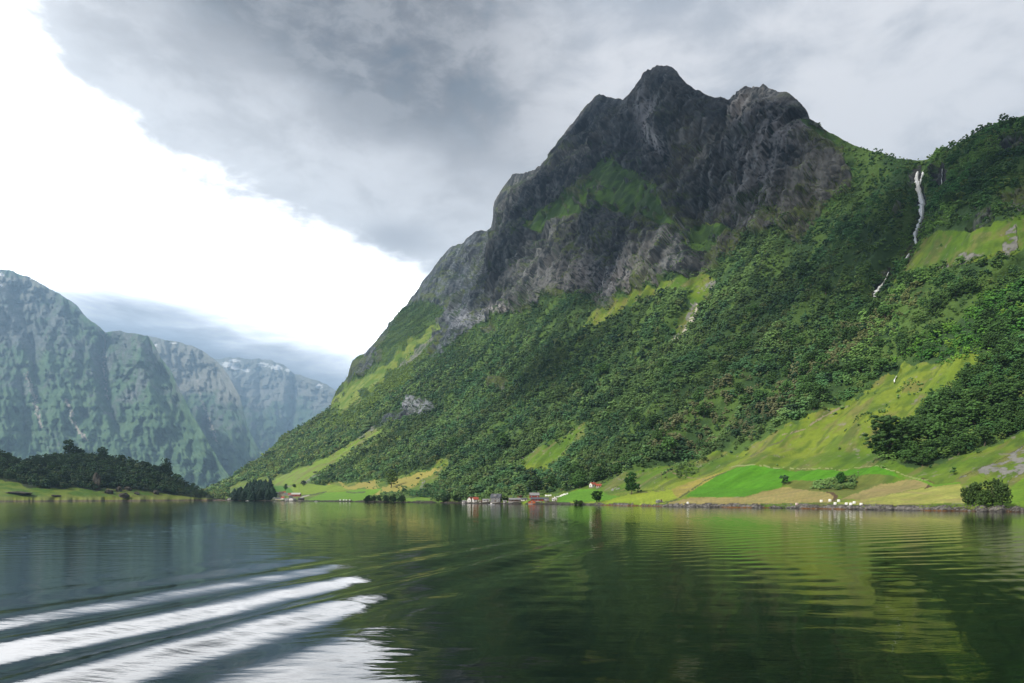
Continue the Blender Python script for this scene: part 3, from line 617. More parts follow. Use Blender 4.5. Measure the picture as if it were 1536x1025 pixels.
def head_at(px, py):
    c = int(np.clip(round((px+420)/1.5), 0, len(pc)-1)); r = int(np.argmin(abs(QY[:, c]-py))); return PV3[r, c].copy()

for f_, w_ in zip(FALLS, (7, 5, 4, 5, 6, 4)): FOREST &= dline(PX, PY, f_) > w_
SHADE = [(820,560,90),(975,150,140),(960,240,130),(900,180,260),(1000,190,240),(820,300,240),(940,300,200),(760,400,150),(900,420,130),(1500,260,170),(1040,330,110),(1140,200,200),(1160,300,110),(1010,560,70),(1250,420,80)]

# ------------------------------------------------------------------ trees
def ico():
    p = (1+5**.5)/2
    v = np.array([(-1,p,0),(1,p,0),(-1,-p,0),(1,-p,0),(0,-1,p),(0,1,p),(0,-1,-p),(0,1,-p),(p,0,-1),(p,0,1),(-p,0,-1),(-p,0,1)], float); v /= np.linalg.norm(v[0])
    f = np.array([(0,11,5),(0,5,1),(0,1,7),(0,7,10),(0,10,11),(1,5,9),(5,11,4),(11,10,2),(10,7,6),(7,1,8),(3,9,4),(3,4,2),(3,2,6),(3,6,8),(3,8,9),(4,9,5),(2,4,11),(6,2,10),(8,6,7),(9,8,1)])
    return v, f
IV, IF_ = ico()
def crown(nl, seed, conifer=False, squat=1.0, lump=None, leaves=0):
    """foliage of one tree, unit height: leaf clumps spread through the crown's volume"""
    r = np.random.default_rng(seed); vs, fs, o = [], [], 0; SUB = []
    for _ in range(16):
        th_ = _*2.4+r.uniform(0, .9); q_ = r.uniform(.08, .30)*squat; SUB.append(np.array([q_*math.cos(th_), q_*math.sin(th_), r.uniform(.28, .84), r.uniform(.10, .19)]))
    SUB.append(np.array([0, 0, .86, .11])); SUB.append(np.array([0, 0, .5, .22]))
    for i in range(nl):
        if conifer:
            h = (i+.5)/nl; rad = .30*(1-h)**.75; th = r.uniform(0, 6.28); c = np.array([rad*math.cos(th)*r.uniform(.3, 1), rad*math.sin(th)*r.uniform(.3, 1), .06+.92*h]); sz = np.array([.15*(1-h)+.035]*2+[.055])
        else:
            if nl >= 20 and i % 5:
                b_ = SUB[r.integers(0, len(SUB))]; dd = r.normal(size=3); dd *= r.uniform(.7, 1)/np.linalg.norm(dd)*b_[3]
                c = b_[:3]+dd*[1, 1, .8]; c[2] = max(c[2], .1); sz = np.array([1, 1, .72])*(lump or 1.25/nl**.5*.36)*r.uniform(.6, 1.3)
                v = IV*r.uniform(.6, 1.3, (12, 1))*sz+c; vs.append(v); fs.append(IF_+o); o += 12; continue
            th = r.uniform(0, 6.28); z = r.uniform(-1, 1); rr = r.uniform(.35, 1)**.5*math.sqrt(max(0, 1-z*z)); lop = 1+.25*math.sin(th*2+seed)
            c = np.array([rr*math.cos(th)*.36*squat*lop, rr*math.sin(th)*.36*squat, .56+.36*z*(1.0 if z > 0 else .9)])
            sz = np.array([1, 1, .72])*(lump or 1.25/nl**.5*.36)*r.uniform(.65, 1.3)
        v = IV*r.uniform(.72, 1.22, (12, 1))*sz
        a = r.uniform(0, 6.28); ca, sa = math.cos(a), math.sin(a); v = v@np.array([[ca, sa, 0], [-sa, ca, 0], [0, 0, 1]])+c
        vs.append(v); fs.append(IF_+o); o += 12
    v = np.concatenate(vs); f = np.concatenate(fs)
    if leaves:      # loose leaf-sized faces that break the outline
        k = r.integers(0, len(v), leaves); c = v[k]+r.normal(0, .022, (leaves, 3)); s = .013*r.uniform(.6, 1.5, (leaves, 1))
        t1 = r.normal(size=(leaves, 3)); t2 = r.normal(size=(leaves, 3)); t1 /= np.linalg.norm(t1, axis=1, keepdims=True); t2 /= np.linalg.norm(t2, axis=1, keepdims=True)
        lv = np.stack([c-t1*s, c+t2*s, c+t1*s], 1).reshape(-1, 3); lf = np.arange(leaves*3).reshape(-1, 3)+len(v)
        v = np.concatenate([v, lv]); f = np.concatenate([f, lf])
    return v, f
def soup(name, P, S, R, T, CL, temps, mat, **props):
    """one mesh out of many placed crowns"""
    vs, fs, cs, o = [], [], [], 0
    for k, (tv, tf) in enumerate(temps):
        m = T == k
        if not m.any(): continue
        p, s, r, c = P[m], S[m], R[m], CL[m]; ca, sa = np.cos(r)[:, None], np.sin(r)[:, None]
        x = tv[None, :, 0]*ca-tv[None, :, 1]*sa; y = tv[None, :, 0]*sa+tv[None, :, 1]*ca; z = np.repeat(tv[None, :, 2], len(p), 0)
        v = np.stack([x, y, z], -1)*s[:, None, :]+p[:, None]; n = len(p)*len(tv)
        vs.append(v.reshape(-1, 3)); fs.append((tf[None]+(np.arange(len(p))*len(tv))[:, None, None]).reshape(-1, 3)+o); cs.append(np.repeat(c, len(tv), 0)); o += n
    me = raw_mesh(name, np.concatenate(vs), np.concatenate(fs), np.concatenate(cs))
    return finish_mesh(name, me, mat, smooth_=False, **props)
LODA = [crown(3, 10+i) for i in range(6)]+[crown(2, 30+i, squat=1.2) for i in range(3)]
LODB = [crown(14, 50+i) for i in range(8)]
LODC = [crown(26, 80+i, lump=.105) for i in range(6)]

def scatter(Vg, mask, spacing, seed, prob=None):
    """random points over the marked cells, even in true ground area"""
    r = np.random.default_rng(seed)
    a = Vg[:-1, :-1]; b = Vg[:-1, 1:]; c = Vg[1:, :-1]
    cr = np.cross(b-a, c-a); area = np.hypot(np.linalg.norm(cr, axis=2)*.55, cr[..., 2]*.83)
    lam = area/spacing**2*mask[:-1, :-1]
    if prob is not None: lam = lam*prob[:-1, :-1]
    n = r.poisson(np.clip(lam, 0, 40)); i, j = np.nonzero(n); k = np.repeat(np.arange(len(i)), n[i, j]); i, j = i[k], j[k]
    u, v = r.random(len(i))[:, None], r.random(len(i))[:, None]
    return a[i, j]+(b[i, j]-a[i, j])*u+(c[i, j]-a[i, j])*v, i, j
Am, Bm, Zm = V[..., 0]*-.56+V[..., 1]*.83, V[..., 0]*.83+V[..., 1]*.56, V[..., 2]
dens = .45+.9*smooth(fbm(Am/40, Bm/70, Zm/40, 3, 200), .3, .6)
gap = smooth(fbm((Am+w1*.3)/22, Bm/160, Zm/160, 3, 201), .30, .42)
prob = FOREST*dens*np.where(shr, 1, .25+.75*smooth(1-grB, .35, .8))*np.where(inside(PX, PY, [(1214,737),(1214,719),(1287,719),(1287,738)]), 5.0, 1)*np.where(shr, 2.2, np.where(PX < 640, .6+.4*gap, .5+.5*gap))
lgt = (~gr) & inside(JX, JY, [(495,615),(540,560),(600,520),(668,470),(668,500),(620,560),(560,610),(520,640),(490,650)]); prob = np.where(lgt, prob*.5, prob)
prob = prob + (rock > .5)*.55*smooth(slope+(n_mid-.5)*1.1, .50, .70)*(PY > 300)*((n_big > .42) | (rkB < .8)) + (rock > .5)*.02*(PY > 260)
prob = prob + (ispld & ~fieldm & (PX > 480))*(.035*smooth(n_mid, .5, .6)+.55*smooth(1-grB, .08, .45)*smooth(fbm(Am/12, Bm/22, Zm/12, 3, 202), .46, .6)) + (ispld & dist_g)*.22*smooth(n_mid, .42, .6)
prob = np.where(bk & ~shr, 0, prob)*(1+.5*smooth(Zm, 300, 500))
for f_, w_ in zip(FALLS, (7, 5, 4, 5, 6, 4)): prob = np.where(dline(PX, PY-2, f_) < w_, 0, prob)
P, ii, jj = scatter(V, np.ones_like(PX), 4.7, 5, prob)
px_, py_ = PX[ii, jj], PY[ii, jj]
r = np.random.default_rng(9); n = len(P)
up = smooth(P[:, 2], 250, 600); hgt = r.lognormal(-.06, .38, n)*(6.9-4.0*up)
hgt *= np.where((rock[ii, jj] > .5) | ispld[ii, jj], .5, 1)*np.where(shr[ii, jj], .62, 1)*np.where(inside(px_, py_, [(1320,704),(1366,645),(1408,617),(1440,582),(1488,551),(1600,480),(1800,480),(1800,650),(1536,656),(1488,673),(1419,691)]), 1.18, 1)
hgt = np.where(inside(px_, py_, [(1214,740),(1214,718),(1287,718),(1287,740)]), 3.0, hgt)
hgt = hgt*(.68+.75*fbm(P[:, 0]/35, P[:, 1]/35, P[:, 2]/35, 3, 212)); sp = hgt*r.uniform(.8, 1.3, n)
S = np.stack([sp, sp, hgt], 1); R = r.uniform(0, 6.28, n)
tn = fbm(P[:, 0]/45, P[:, 1]/45, P[:, 2]/45, 3, 210); tv = r.random(n); tl = fbm((P[:, 0]*-.56+P[:, 1]*.83)/26, (P[:, 0]*.83+P[:, 1]*.56)/170, P[:, 2]/170, 3, 211)
CLR = cl(.034,.082,.032)+(cl(.070,.120,.036)-cl(.034,.082,.032))*smooth(tn, .35, .65)[:, None]
CLR = CLR*(.78+.75*smooth(tl, .42, .66))[:, None]; CLR = np.where((tv > .92)[:, None], cl(.085,.115,.04), CLR); CLR = np.where((tv < .10)[:, None], cl(.018,.045,.022), CLR)
br = brown[ii, jj]; CLR = np.where((br & (tv > .35))[:, None], cl(.105,.115,.055), CLR)
ls = lush[ii, jj]; CLR = np.where(ls[:, None], CLR*cl(1.35,1.55,.9), CLR)
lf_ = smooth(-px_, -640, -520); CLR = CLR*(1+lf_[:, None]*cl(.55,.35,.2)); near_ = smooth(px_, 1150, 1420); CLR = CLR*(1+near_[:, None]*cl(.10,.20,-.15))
lt = lgt[ii, jj]; CLR = np.where(lt[:, None], cl(.11,.17,.03), CLR)  # lighter foliage carries on the painted sun patch of the left flank
CLR = CLR*1.22*r.uniform(.8, 1.22, (n, 1)); P[:, 2] -= .06*hgt
size = hgt/P[:, 1]*683
inframe = (px_ > 0) & (px_ < 1536)
order = np.argsort(-np.where(inframe & (hgt > 4.0), size, -1)); NIND = 225
ind = order[:NIND]; rest = np.ones(n, bool); rest[ind] = False
keep = rest
la = keep & (size < 5.0); lb = keep & (size >= 5.0)
T = np.where(la, r.integers(0, 9, n), np.where(size < 9.5, 9+r.integers(0, 8, n), 17+r.integers(0, 6, n)))
print('trees', n, 'A', la.sum(), 'B', lb.sum(), 'big', (keep & (size > 9.5)).sum())
soup('forest', P[keep], S[keep], R[keep], T[keep], CLR[keep], LODA+LODB+LODC, M_LEAF, kind='stuff', label='dense green birch and alder forest covering the mountain slopes', category='forest')

# wood on the headland
pv_n = pw & (QX < 322)
P2, i2, j2 = scatter(PV3, pv_n.astype(float), 7.2, 6)
q2x, q2y = QX[i2, j2], QY[i2, j2]; n2 = len(P2)
h2 = r.lognormal(0, .22, n2)*12.5*(1-.5*smooth(q2x, 235, 315)); s2 = h2*r.uniform(.9, 1.2, n2); c2 = cl(.018,.042,.014)*r.uniform(.6, 1.7, (n2, 1)); c2 = np.where((r.random(n2) > .85)[:, None], cl(.045,.07,.028), c2)
size2 = h2/P2[:, 1]*683*np.where((q2x > 2) & (h2 > 9), 1, 0)*(1+.3*(q2y < 705)); o2 = np.argsort(-size2); NI2 = 65; ind2 = o2[:NI2]; k2 = np.ones(n2, bool); k2[ind2] = False
P2[:, 2] -= .05*h2
soup('wood', P2[k2], np.stack([s2, s2, h2], 1)[k2], r.uniform(0, 6.28, n2)[k2], (9+r.integers(0, 14, n2))[k2], c2[k2], LODA+LODB+LODC, M_LEAF, kind='stuff', label='dark broadleaved wood covering the low headland on the left', category='wood')
print('head trees', n2)

# ---- individual trees: an Empty with trunk and crown, crown meshes shared
def tube(pts, rad, seg=6):
    vs, fs = [], []
    for k, (p, q) in enumerate(zip(pts, rad)):
        for a in range(seg):
            th = a*2*math.pi/seg; vs.append((p[0]+q*math.cos(th), p[1]+q*math.sin(th), p[2]))
        if k:
            for a in range(seg): b = (a+1) % seg; fs += [((k-1)*seg+a, (k-1)*seg+b, k*seg+b), ((k-1)*seg+a, k*seg+b, k*seg+a)]
    return np.array(vs), np.array(fs)
def merge(parts):
    vs, fs, o = [], [], 0
    for v, f in parts: vs.append(v); fs.append(f+o); o += len(v)
    return np.concatenate(vs), np.concatenate(fs)
def trunk_mesh(seed, conifer=False):
    r_ = np.random.default_rng(seed); top = .9 if conifer else .6
    parts = [tube([(r_.normal(0, .012)*k, r_.normal(0, .012)*k, -.06+(top+.06)*k/5) for k in range(6)], [.034*(1-.14*k) for k in range(6)])]
    if not conifer:
        for _ in range(6):
            th = r_.uniform(0, 6.28); z0 = r_.uniform(.2, .45); L = r_.uniform(.2, .32)
            parts.append(tube([(0, 0, z0), (math.cos(th)*L*.5, math.sin(th)*L*.5, z0+L*.5), (math.cos(th)*L, math.sin(th)*L, z0+L*.85)], [.014, .009, .004], 5))
    v, f = merge(parts); return raw_mesh('trunk', v, f)
def colored(name, v, f, col, var=.3, seed=0):
    r_ = np.random.default_rng(seed); c = np.array(col)*r_.uniform(1-var, 1+var, (len(v)//12+1, 1)); c = np.repeat(c, 12, 0)[:len(v)]
    return raw_mesh(name, v, f, c)
TK = [trunk_mesh(i) for i in range(3)]; TKC = trunk_mesh(5, True)
for m_ in TK+[TKC]: m_.materials.append(M_BARK)
def crown_set(col, n_, nl=240, lump=.048, conifer=False, seed=0, squat=1.0, leaves=2600):
    out = []
    for i in range(n_):
        v, f = crown(nl, 300+seed*20+i, conifer, squat, lump, leaves); me = colored('crown', v, f, np.array(col)*(.7+.6*i/max(1, n_-1)), .35, i); me.materials.append(M_LEAF); out.append(me)
    return out
CR_NEAR = crown_set((.052,.115,.028), 8, seed=1); CR_HEAD = crown_set((.019,.044,.014), 5, seed=2, squat=1.1); CR_FIR = crown_set((.014,.036,.020), 4, 90, conifer=True, seed=3, leaves=500)
CR_LIGHT = crown_set((.10,.17,.035), 1, seed=4); CR_FIELD = crown_set((.024,.075,.014), 3, nl=320, seed=5, leaves=3600); CR_BUSH = crown_set((.045,.085,.02), 3, nl=380, lump=.045, seed=6, squat=1.2)
def tree(kind, loc, h, w, crowns, i, label, group, cat='tree', conifer=False, rz=None):
    e = bpy.data.objects.new(kind, None); COL.objects.link(e); e.location = loc; e.scale = (w, w, h); e.rotation_euler = (0, 0, rz if rz is not None else random.uniform(0, 6.28)); e.empty_display_size = .1
    e['label'] = label; e['category'] = cat
    if group: e['group'] = group
    for nm, me in (('trunk', TKC if conifer else TK[i % 3]), ('crown', crowns[i % len(crowns)])):
        o = bpy.data.objects.new(nm, me); COL.objects.link(o); o.parent = e
    return e
random.seed(4)
for k, i in enumerate(ind):
    tree('broadleaf_tree', P[i], hgt[i], sp[i], CR_NEAR, k, 'green broadleaf tree in the dense woodland on the near right-hand slope', 'trees of the woodland on the right-hand slope')
for k, i in enumerate(ind2):
    tree('broadleaf_tree', P2[i], h2[i], s2[i], CR_HEAD, k, 'dark round-topped tree in the wood on the left headland', 'trees of the wood on the left headland')

# ------------------------------------------------------------------ waterfalls
mW, GW, bW, oW = mat_new('falling_water')
posw = GW.new('ShaderNodeNewGeometry').outputs['Position']; nW = GW.noise(GW.map(posw, (1, 1, .12)), 1.1, 5, .7)
GW.put(bW.inputs['Base Color'], GW.mix(GW.ss(nW, .36, .48), (.55, .58, .61), (.97, .98, .98))); bW.inputs['Roughness'].default_value = .6
def fall(path, label, seed):
    """path: (px, py, width px) down the cliff; a bulging, frayed sheet just proud of the rock"""
    p = np.array(path, float); L = np.concatenate([[0], np.cumsum(np.hypot(*np.diff(p[:, :2], axis=0).T))]); s = np.arange(0, L[-1]+.01, .8)
    x, y, w = (np.interp(s, L, p[:, k]) for k in range(3)); x = x+(fbm(s/5, s*0, s*0, 2, seed)-.5)*1.6; w = w*1.35*(.3+1.4*fbm(s/2.5, s*0+5, s*0, 3, seed+1))
    C_ = np.array([main_at(a, b) for a, b in zip(x, y)]); Yc = C_[:, 1].copy()
    for _ in range(4): Yc[1:-1] = np.minimum(Yc[1:-1], (Yc[:-2]+Yc[2:])/2)
    rows = []
    for k in range(len(s)):
        yy = Yc[k]-6.0; row = []
        for j in range(9):
            q = (j-4)/4; px_ = x[k]+q*w[k]/2; dep = yy+abs(q)**2*4.0+(vnoise(np.array([q*5+s[k]*.15]), np.array([s[k]*.9]), np.array([0.]), seed)[0]-.5)*2.0
            row.append(((px_-CX)/F*dep, dep, H+(HY-y[k])/F*yy))
        rows.append(row)
    v = np.array(rows); me = raw_mesh('waterfall', v.reshape(-1, 3), grid_faces(*v.shape[:2]))
    finish_mesh('waterfall', me, mW, label=label, category='waterfall', group='waterfalls on the right-hand mountainside')
fall([(1376,257,3),(1375,266,3.5),(1377,278,6),(1380,288,7),(1383,297,9),(1385,303,9),(1384,312,7),(1383,325,5),(1379,338,5),(1374,347,5),(1373,355,4),(1374.5,366,4)], 'tall white waterfall dropping from the notch in the skyline', 1)
fall([(1385.6,256,3),(1384,262,3),(1381.5,270,2.5),(1379.5,277,2)], 'short right-hand strand joining the top of the tall waterfall', 2)
fall([(1413.7,253,.7),(1413.4,262,.6),(1412.6,270,.8),(1412,278,.5)], 'thin trickle down the brown cliff right of the tall waterfall', 3)
fall([(1364,380,3.5),(1361,385,3.5),(1358.5,391,2)], 'short white cascade just below the tall waterfall', 4)
fall([(1333,408,2),(1329.4,417,2),(1325,424,2.5),(1321,429,5),(1317,434,6),(1314.5,440,6),(1312.5,446,4)], 'lower two-step cascade between the trees of the hillside', 5)
fall([(1345,564,1.6),(1342.5,569,1.6),(1341,574,1.2)], 'tiny white cascade at the top of the open meadow', 6)

# ------------------------------------------------------------------ buildings
PAL = {k: flat_mat('paint_'+k, v, .65, .2, .8, stripes=('X', 2.2)) for k, v in dict(white=(.84,.83,.80), red=(.30,.035,.03), rust=(.48,.13,.05), grey=(.22,.22,.23), pink=(.52,.36,.33), brown=(.12,.07,.05), cream=(.62,.56,.40), black=(.03,.03,.035), pale=(.5,.5,.5)).items()}
RF = {k: flat_mat('roofing_'+k, v, .55, .3, .6, stripes=('Y', 3.0)) for k, v in dict(slate=(.10,.11,.13), red=(.38,.09,.05), brown=(.15,.10,.08), grey=(.28,.28,.29), white=(.6,.58,.57), dark=(.05,.05,.06)).items()}
M_GLASS = flat_mat('window_glass', (.03,.04,.05), .15, .2, 1, spec=.6); M_FRAME = flat_mat('white_trim', (.8,.8,.78), .5, .1); M_STONE = flat_mat('foundation_stone', (.25,.24,.23), .9, .4)
def boxes(lst):
    vs, fs, o = [], [], 0
    for (x0, x1, y0, y1, z0, z1) in lst:
        vs.append(np.array([(x, y, z) for x in (x0, x1) for y in (y0, y1) for z in (z0, z1)], float)); fs.append(np.array([(0,1,3,2),(4,6,7,5),(0,4,5,1),(2,3,7,6),(0,2,6,4),(1,5,7,3)])+o); o += 8
    return np.concatenate(vs), np.concatenate(fs)
def part(name, vf, mat, parent, label=None):
    o = finish_mesh(name, raw_mesh(name, *vf), mat, parent, smooth_=False)
    if label: o['label'] = label
    return o
def thing(name, loc, rz, label, cat, group=None):
    e = bpy.data.objects.new(name, None); COL.objects.link(e); e.location = loc; e.rotation_euler = (0, 0, rz); e['label'] = label; e['category'] = cat; e.empty_display_size = .2
    if group: e['group'] = group
    return e
def house(px, py, wpx, hpx, wall, roof, rz, label, name='house', cat='house', group=None, deep=.8, rows=None, ground=None, gable_front=False, dormer=False):
    L = np.array(ground if ground is not None else main_at(px, py)); m = L[1]/F
    w, h = wpx*m, hpx*m; d = w*deep if not gable_front else w*1.2
    wl, dp = (w, d); rh = min(h*.42, (dp if not gable_front else w)*.55); wh = h-rh
    rot = rz+(math.pi/2 if gable_front else 0)
    if gable_front: wl, dp = d, w
    e = thing(name, L-[0, 0, .2], rot, label, cat, group); a, b = wl/2, dp/2
    v = np.array([(-a,-b,0),(a,-b,0),(a,b,0),(-a,b,0),(-a,-b,wh),(a,-b,wh),(a,b,wh),(-a,b,wh),(-a,0,wh+rh*.97),(a,0,wh+rh*.97)], float)
    me = bpy.data.meshes.new('wall'); me.from_pydata([tuple(q) for q in v], [], [(0,1,5,4),(1,2,6,9,5),(2,3,7,6),(3,0,4,8,7),(3,2,1,0)]); me.materials.append(PAL[wall]); W = bpy.data.objects.new('wall', me); COL.objects.link(W); W.parent = e
    ov, ti = .35, .16; sl_ = rh/b; y0 = -b-ov; z0 = wh-ov*sl_
    v = np.array([(s*(a+ov), y, z) for s in (-1, 1) for y, z in ((y0, z0), (0, wh+rh), (-y0, z0), (-y0, z0+ti), (0, wh+rh+ti*1.2), (y0, z0+ti))], float)
    me = bpy.data.meshes.new('roof'); me.from_pydata([tuple(q) for q in v], [], [(0,6,7,1),(1,7,8,2),(2,8,9,3),(3,9,10,4),(4,10,11,5),(5,11,6,0),(0,1,4,5),(1,2,3,4),(6,11,10,7),(7,10,9,8)]); me.materials.append(RF[roof]); Ro = bpy.data.objects.new('roof', me); COL.objects.link(Ro); Ro.parent = e
    part('foundation', boxes([(-a-.06, a+.06, -b-.06, b+.06, -1.8, .32)]), M_STONE, e)
    if name in ('house', 'farmhouse'):
        part('chimney', boxes([(a*.3, a*.3+.6, -.3, .3, wh+rh*.6, wh+rh+.7)]), M_STONE, Ro)
    nr_ = rows or max(1, int(wh/2.6)); nc = max(2, int(wl/2.6))
    for r_ in range(nr_):
        for c in range(nc):
            x = -a+(c+.5)*wl/nc; z = .9+r_*wh/nr_
            if r_ == 0 and c == nc//2: part('door', boxes([(x-.5, x+.5, -b-.05, -b+.02, .33, 2.3)]), PAL['brown'], e); continue
            wn = part('window', boxes([(x-.55, x+.55, -b-.05, -b+.03, z, z+1.25)]), M_FRAME, e); part('pane', boxes([(x-.45, x+.45, -b-.07, -b-.052, z+.1, z+1.15)]), M_GLASS, wn)
    for s in (-1, 1):
        for r_ in range(nr_):
            z = .9+r_*wh/nr_; xx = s*(a+.01); wn = part('window', boxes([(xx-.04, xx+.04, -.55, .55, z, z+1.25)]), M_FRAME, e); part('pane', boxes([(xx-.06, xx+.06, -.45, .45, z+.1, z+1.15)]), M_GLASS, wn)
    if dormer:
        part('dormer', boxes([(-1.6, 1.6, -b*.85, -b*.2, wh+.2, wh+rh*.75)]), PAL[wall], Ro)
    return e
FG, VG, KG = 'buildings of the farm by the shore', 'houses of the far village', 'houses at the valley mouth'
house(696,754.5,6,4,'white','grey',.3,'small low white shed at the left end of the farm, on the shore','shed','shed',FG)
house(705,753.5,6,7.5,'white','red',-.4,'narrow white house with red roof, left of its twin at the farm',group=FG,gable_front=True)
house(713.5,753.5,8,7.5,'white','red',.35,'white house with bright red roof second from the left of the farm',group=FG)
house(729,752.5,10,4.2,'white','grey',.1,'long low white building just left of the big grey house',group=FG)
house(744,753,15,12.5,'grey','slate',-.25,'tall grey two-storey house with dark roof and gable','farmhouse','house',FG,rows=2,dormer=True)
house(772,752,17,5.5,'brown','grey',.15,'long low building with pale grey roof left of the red barns','barn','barn',FG)
house(786,751.5,9,4.5,'white','slate',-.1,'white low house against the left end of the long red barn',group=FG)
house(810,751.5,26,5.5,'red','slate',-.08,'long low dark red barn with slate roof','barn','barn',FG)
house(801.5,748,14,8.5,'red','grey',.05,'tall red barn with grey roof rising behind the low one','barn','barn',FG,rows=2)
house(798,755.8,10.5,6,'rust','slate',.0,'orange-red boathouse at the water in front of the barns','boathouse','boathouse',FG,gable_front=True)
house(779,746.5,5,4.5,'rust','brown',.3,'small reddish house half hidden behind the long grey roof',group=FG)
house(831.5,752.3,6,5,'white','white',.2,'small white shed by the shore right of the red barns','shed','shed',FG)
house(889,729.5,8.5,7,'white','red',.55,'white cottage with red roof on the slope above the green field','house','cottage',FG)
house(898,731,7.5,5.5,'pink','red',-.2,'pinkish cottage with red roof beside the white one on the slope','house','cottage',FG)
house(989,754,8,3,'grey','grey',.2,'low grey stone boathouse on the bank between the two pale fields','boathouse','boathouse')
house(404,739.5,8,4,'white','red',.2,'white house with pinkish roof next to the dark spruces, top left of the village',group=VG)
house(414,745,6.5,7,'white','grey',-.3,'white house with steep grey gable in the middle of the village',group=VG,gable_front=True)
house(421.5,746,6.5,8.5,'cream','brown',.2,'tall cream house with brown roof in the middle of the village',group=VG,rows=2)
house(429,743.5,5.5,4,'white','grey',.5,'small white house left of the pink one in the village',group=VG)
house(434.5,744,5,4.2,'pink','red',-.1,'pink house left of the red barn in the village',group=VG)
house(443.5,745,13,5.5,'red','white',.12,'dark red barn with whitish roof at the edge of the green field','barn','barn',VG)
house(418.5,750,8,3.5,'cream','slate',.0,'cream building with dark roof on the village waterfront',group=VG)
house(430.5,750.5,6,3,'white','grey',.2,'white shed in the middle of the village waterfront','shed','shed',VG)
house(439,750.8,7,3.8,'white','grey',-.3,'white building with light gable at the right end of the waterfront',group=VG,gable_front=True)
house(451.5,750.8,8,4,'black','dark',.1,'black boathouse where the green field meets the water','boathouse','boathouse',VG)
house(316.5,747.5,6,4,'white','white',.3,'white house behind the tip of the wooded headland',group=KG)
house(323.5,749,5,3,'grey','grey',-.2,'grey house on the shore just right of the headland tip',group=KG)
house(337.5,749,5.5,4,'pink','grey',.2,'pinkish house on the far shore left of the spruce stand',group=KG)
house(344,750,4,2.4,'white','grey',.0,'tiny white boathouse at the water left of the spruce stand','boathouse','boathouse',KG)
house(364,744,5.5,6.5,'white','red',.4,'white house with red roof tucked against the left of the spruces',group=KG)

house(409,743,5,4.5,'white','brown',-.15,'small white house with brown roof just right of the spruces',group=VG)
house(425.5,741,5,4,'cream','red',.4,'small cream house with red roof above the middle of the village',group=VG)
house(412,749.5,5,4,'white','slate',.3,'white boathouse at the left end of the village waterfront','boathouse','boathouse',VG,gable_front=True)
house(425,749.5,5,4.5,'white','red',-.2,'white house with red roof behind the village waterfront',group=VG)
house(436,747.5,4.5,4,'grey','slate',.1,'little grey house below the pink one in the village',group=VG)
house(757,754.5,5,3.5,'white','grey',.0,'tiny white boathouse right of the big grey house','boathouse','boathouse',FG)
house(820,753,6,4,'brown','grey',.2,'small brown shed just right of the long red barn','shed','shed',FG)
house(721,754.5,4.5,3.5,'cream','brown',.1,'tiny cream shed between the red-roofed and long white houses','shed','shed',FG)
# ------------------------------------------------------------------ boats
M_HULL = flat_mat('boat_paint', (.75,.76,.78), .4, .1, spec=.5)
def boat(px, py, L, label):
    Y_ = F*H/(py-HY); e = thing('motor_boat', ((px-CX)/F*Y_, Y_, 0), random.uniform(-.3, .3), label, 'boat')
    n_ = 9; xs = np.linspace(-1, 1, n_); rows_ = []
    for q in xs:
        b = .17*L*(1-max(0, q)**2.2)**.6*(.92+.08*(q < 0)); sh = .55+.25*max(0, q)**2
        rows_.append([(q*L/2, -b, sh), (q*L/2, -b*.75, .0), (q*L/2, 0, -.3), (q*L/2, b*.75, .0), (q*L/2, b, sh), (q*L/2, b*.8, sh-.05), (q*L/2, 0, sh-.22), (q*L/2, -b*.8, sh-.05), (q*L/2, -b, sh)])
    v = np.array(rows_); part('hull', (v.reshape(-1, 3), grid_faces(n_, 9)), M_HULL, e)
    part('cabin', boxes([(-.12*L, .16*L, -.11*L, .11*L, .35, 1.35)]), M_FRAME, e); part('windscreen', boxes([(.16*L, .17*L, -.1*L, .1*L, .8, 1.25)]), M_GLASS, e)
    part('outboard_motor', boxes([(-.54*L, -.49*L, -.15, .15, -.2, .95)]), PAL['black'], e)
boat(371,751.75,6.5,'small white boat on the water below the spruce stand')
boat(737,757.6,5.5,'small white boat moored in front of the big grey farmhouse')
boat(474,753.0,6.0,'small white boat off the green field right of the village')

# ------------------------------------------------------------------ silage bales
def bale_mesh():
    v, f = [], []; n_ = 18; prof = [(0, 0), (.80, 0), (.97, .08), (1, .25), (1.02, .6), (1, .95), (.95, 1.12), (.78, 1.2), (0, 1.22)]
    for (q, z) in prof:
        for a in range(n_): th = a*2*math.pi/n_; k = 1+.02*math.sin(3*th+z*4); v.append((q*.68*k*math.cos(th), q*.68*k*math.sin(th), z))
    V_ = np.array(v); return raw_mesh('round_bale', V_, grid_faces_wrap(len(prof), n_))
def grid_faces_wrap(R_, C_):
    i = np.arange(R_*C_).reshape(R_, C_); j = np.roll(i, -1, 1); return np.stack([i[:-1], j[:-1], j[1:], i[1:]], -1).reshape(-1, 4)
BM = bale_mesh(); BM.materials.append(flat_mat('bale_wrap', (.82,.82,.80), .35, .12, 4, spec=.5))
def bale(px, py, s, label, group):
    o = bpy.data.objects.new('round_bale', BM); COL.objects.link(o); o.location = main_at(px, py)-[0, 0, .08]; o.scale = (s, s, s*random.uniform(.92, 1.05)); o.rotation_euler = (random.uniform(-.06, .06), random.uniform(-.06, .06), random.uniform(0, 6))
    o['label'] = label; o['category'] = 'bale'; o['group'] = group
NB = 'white wrapped bales on the mown shore field'
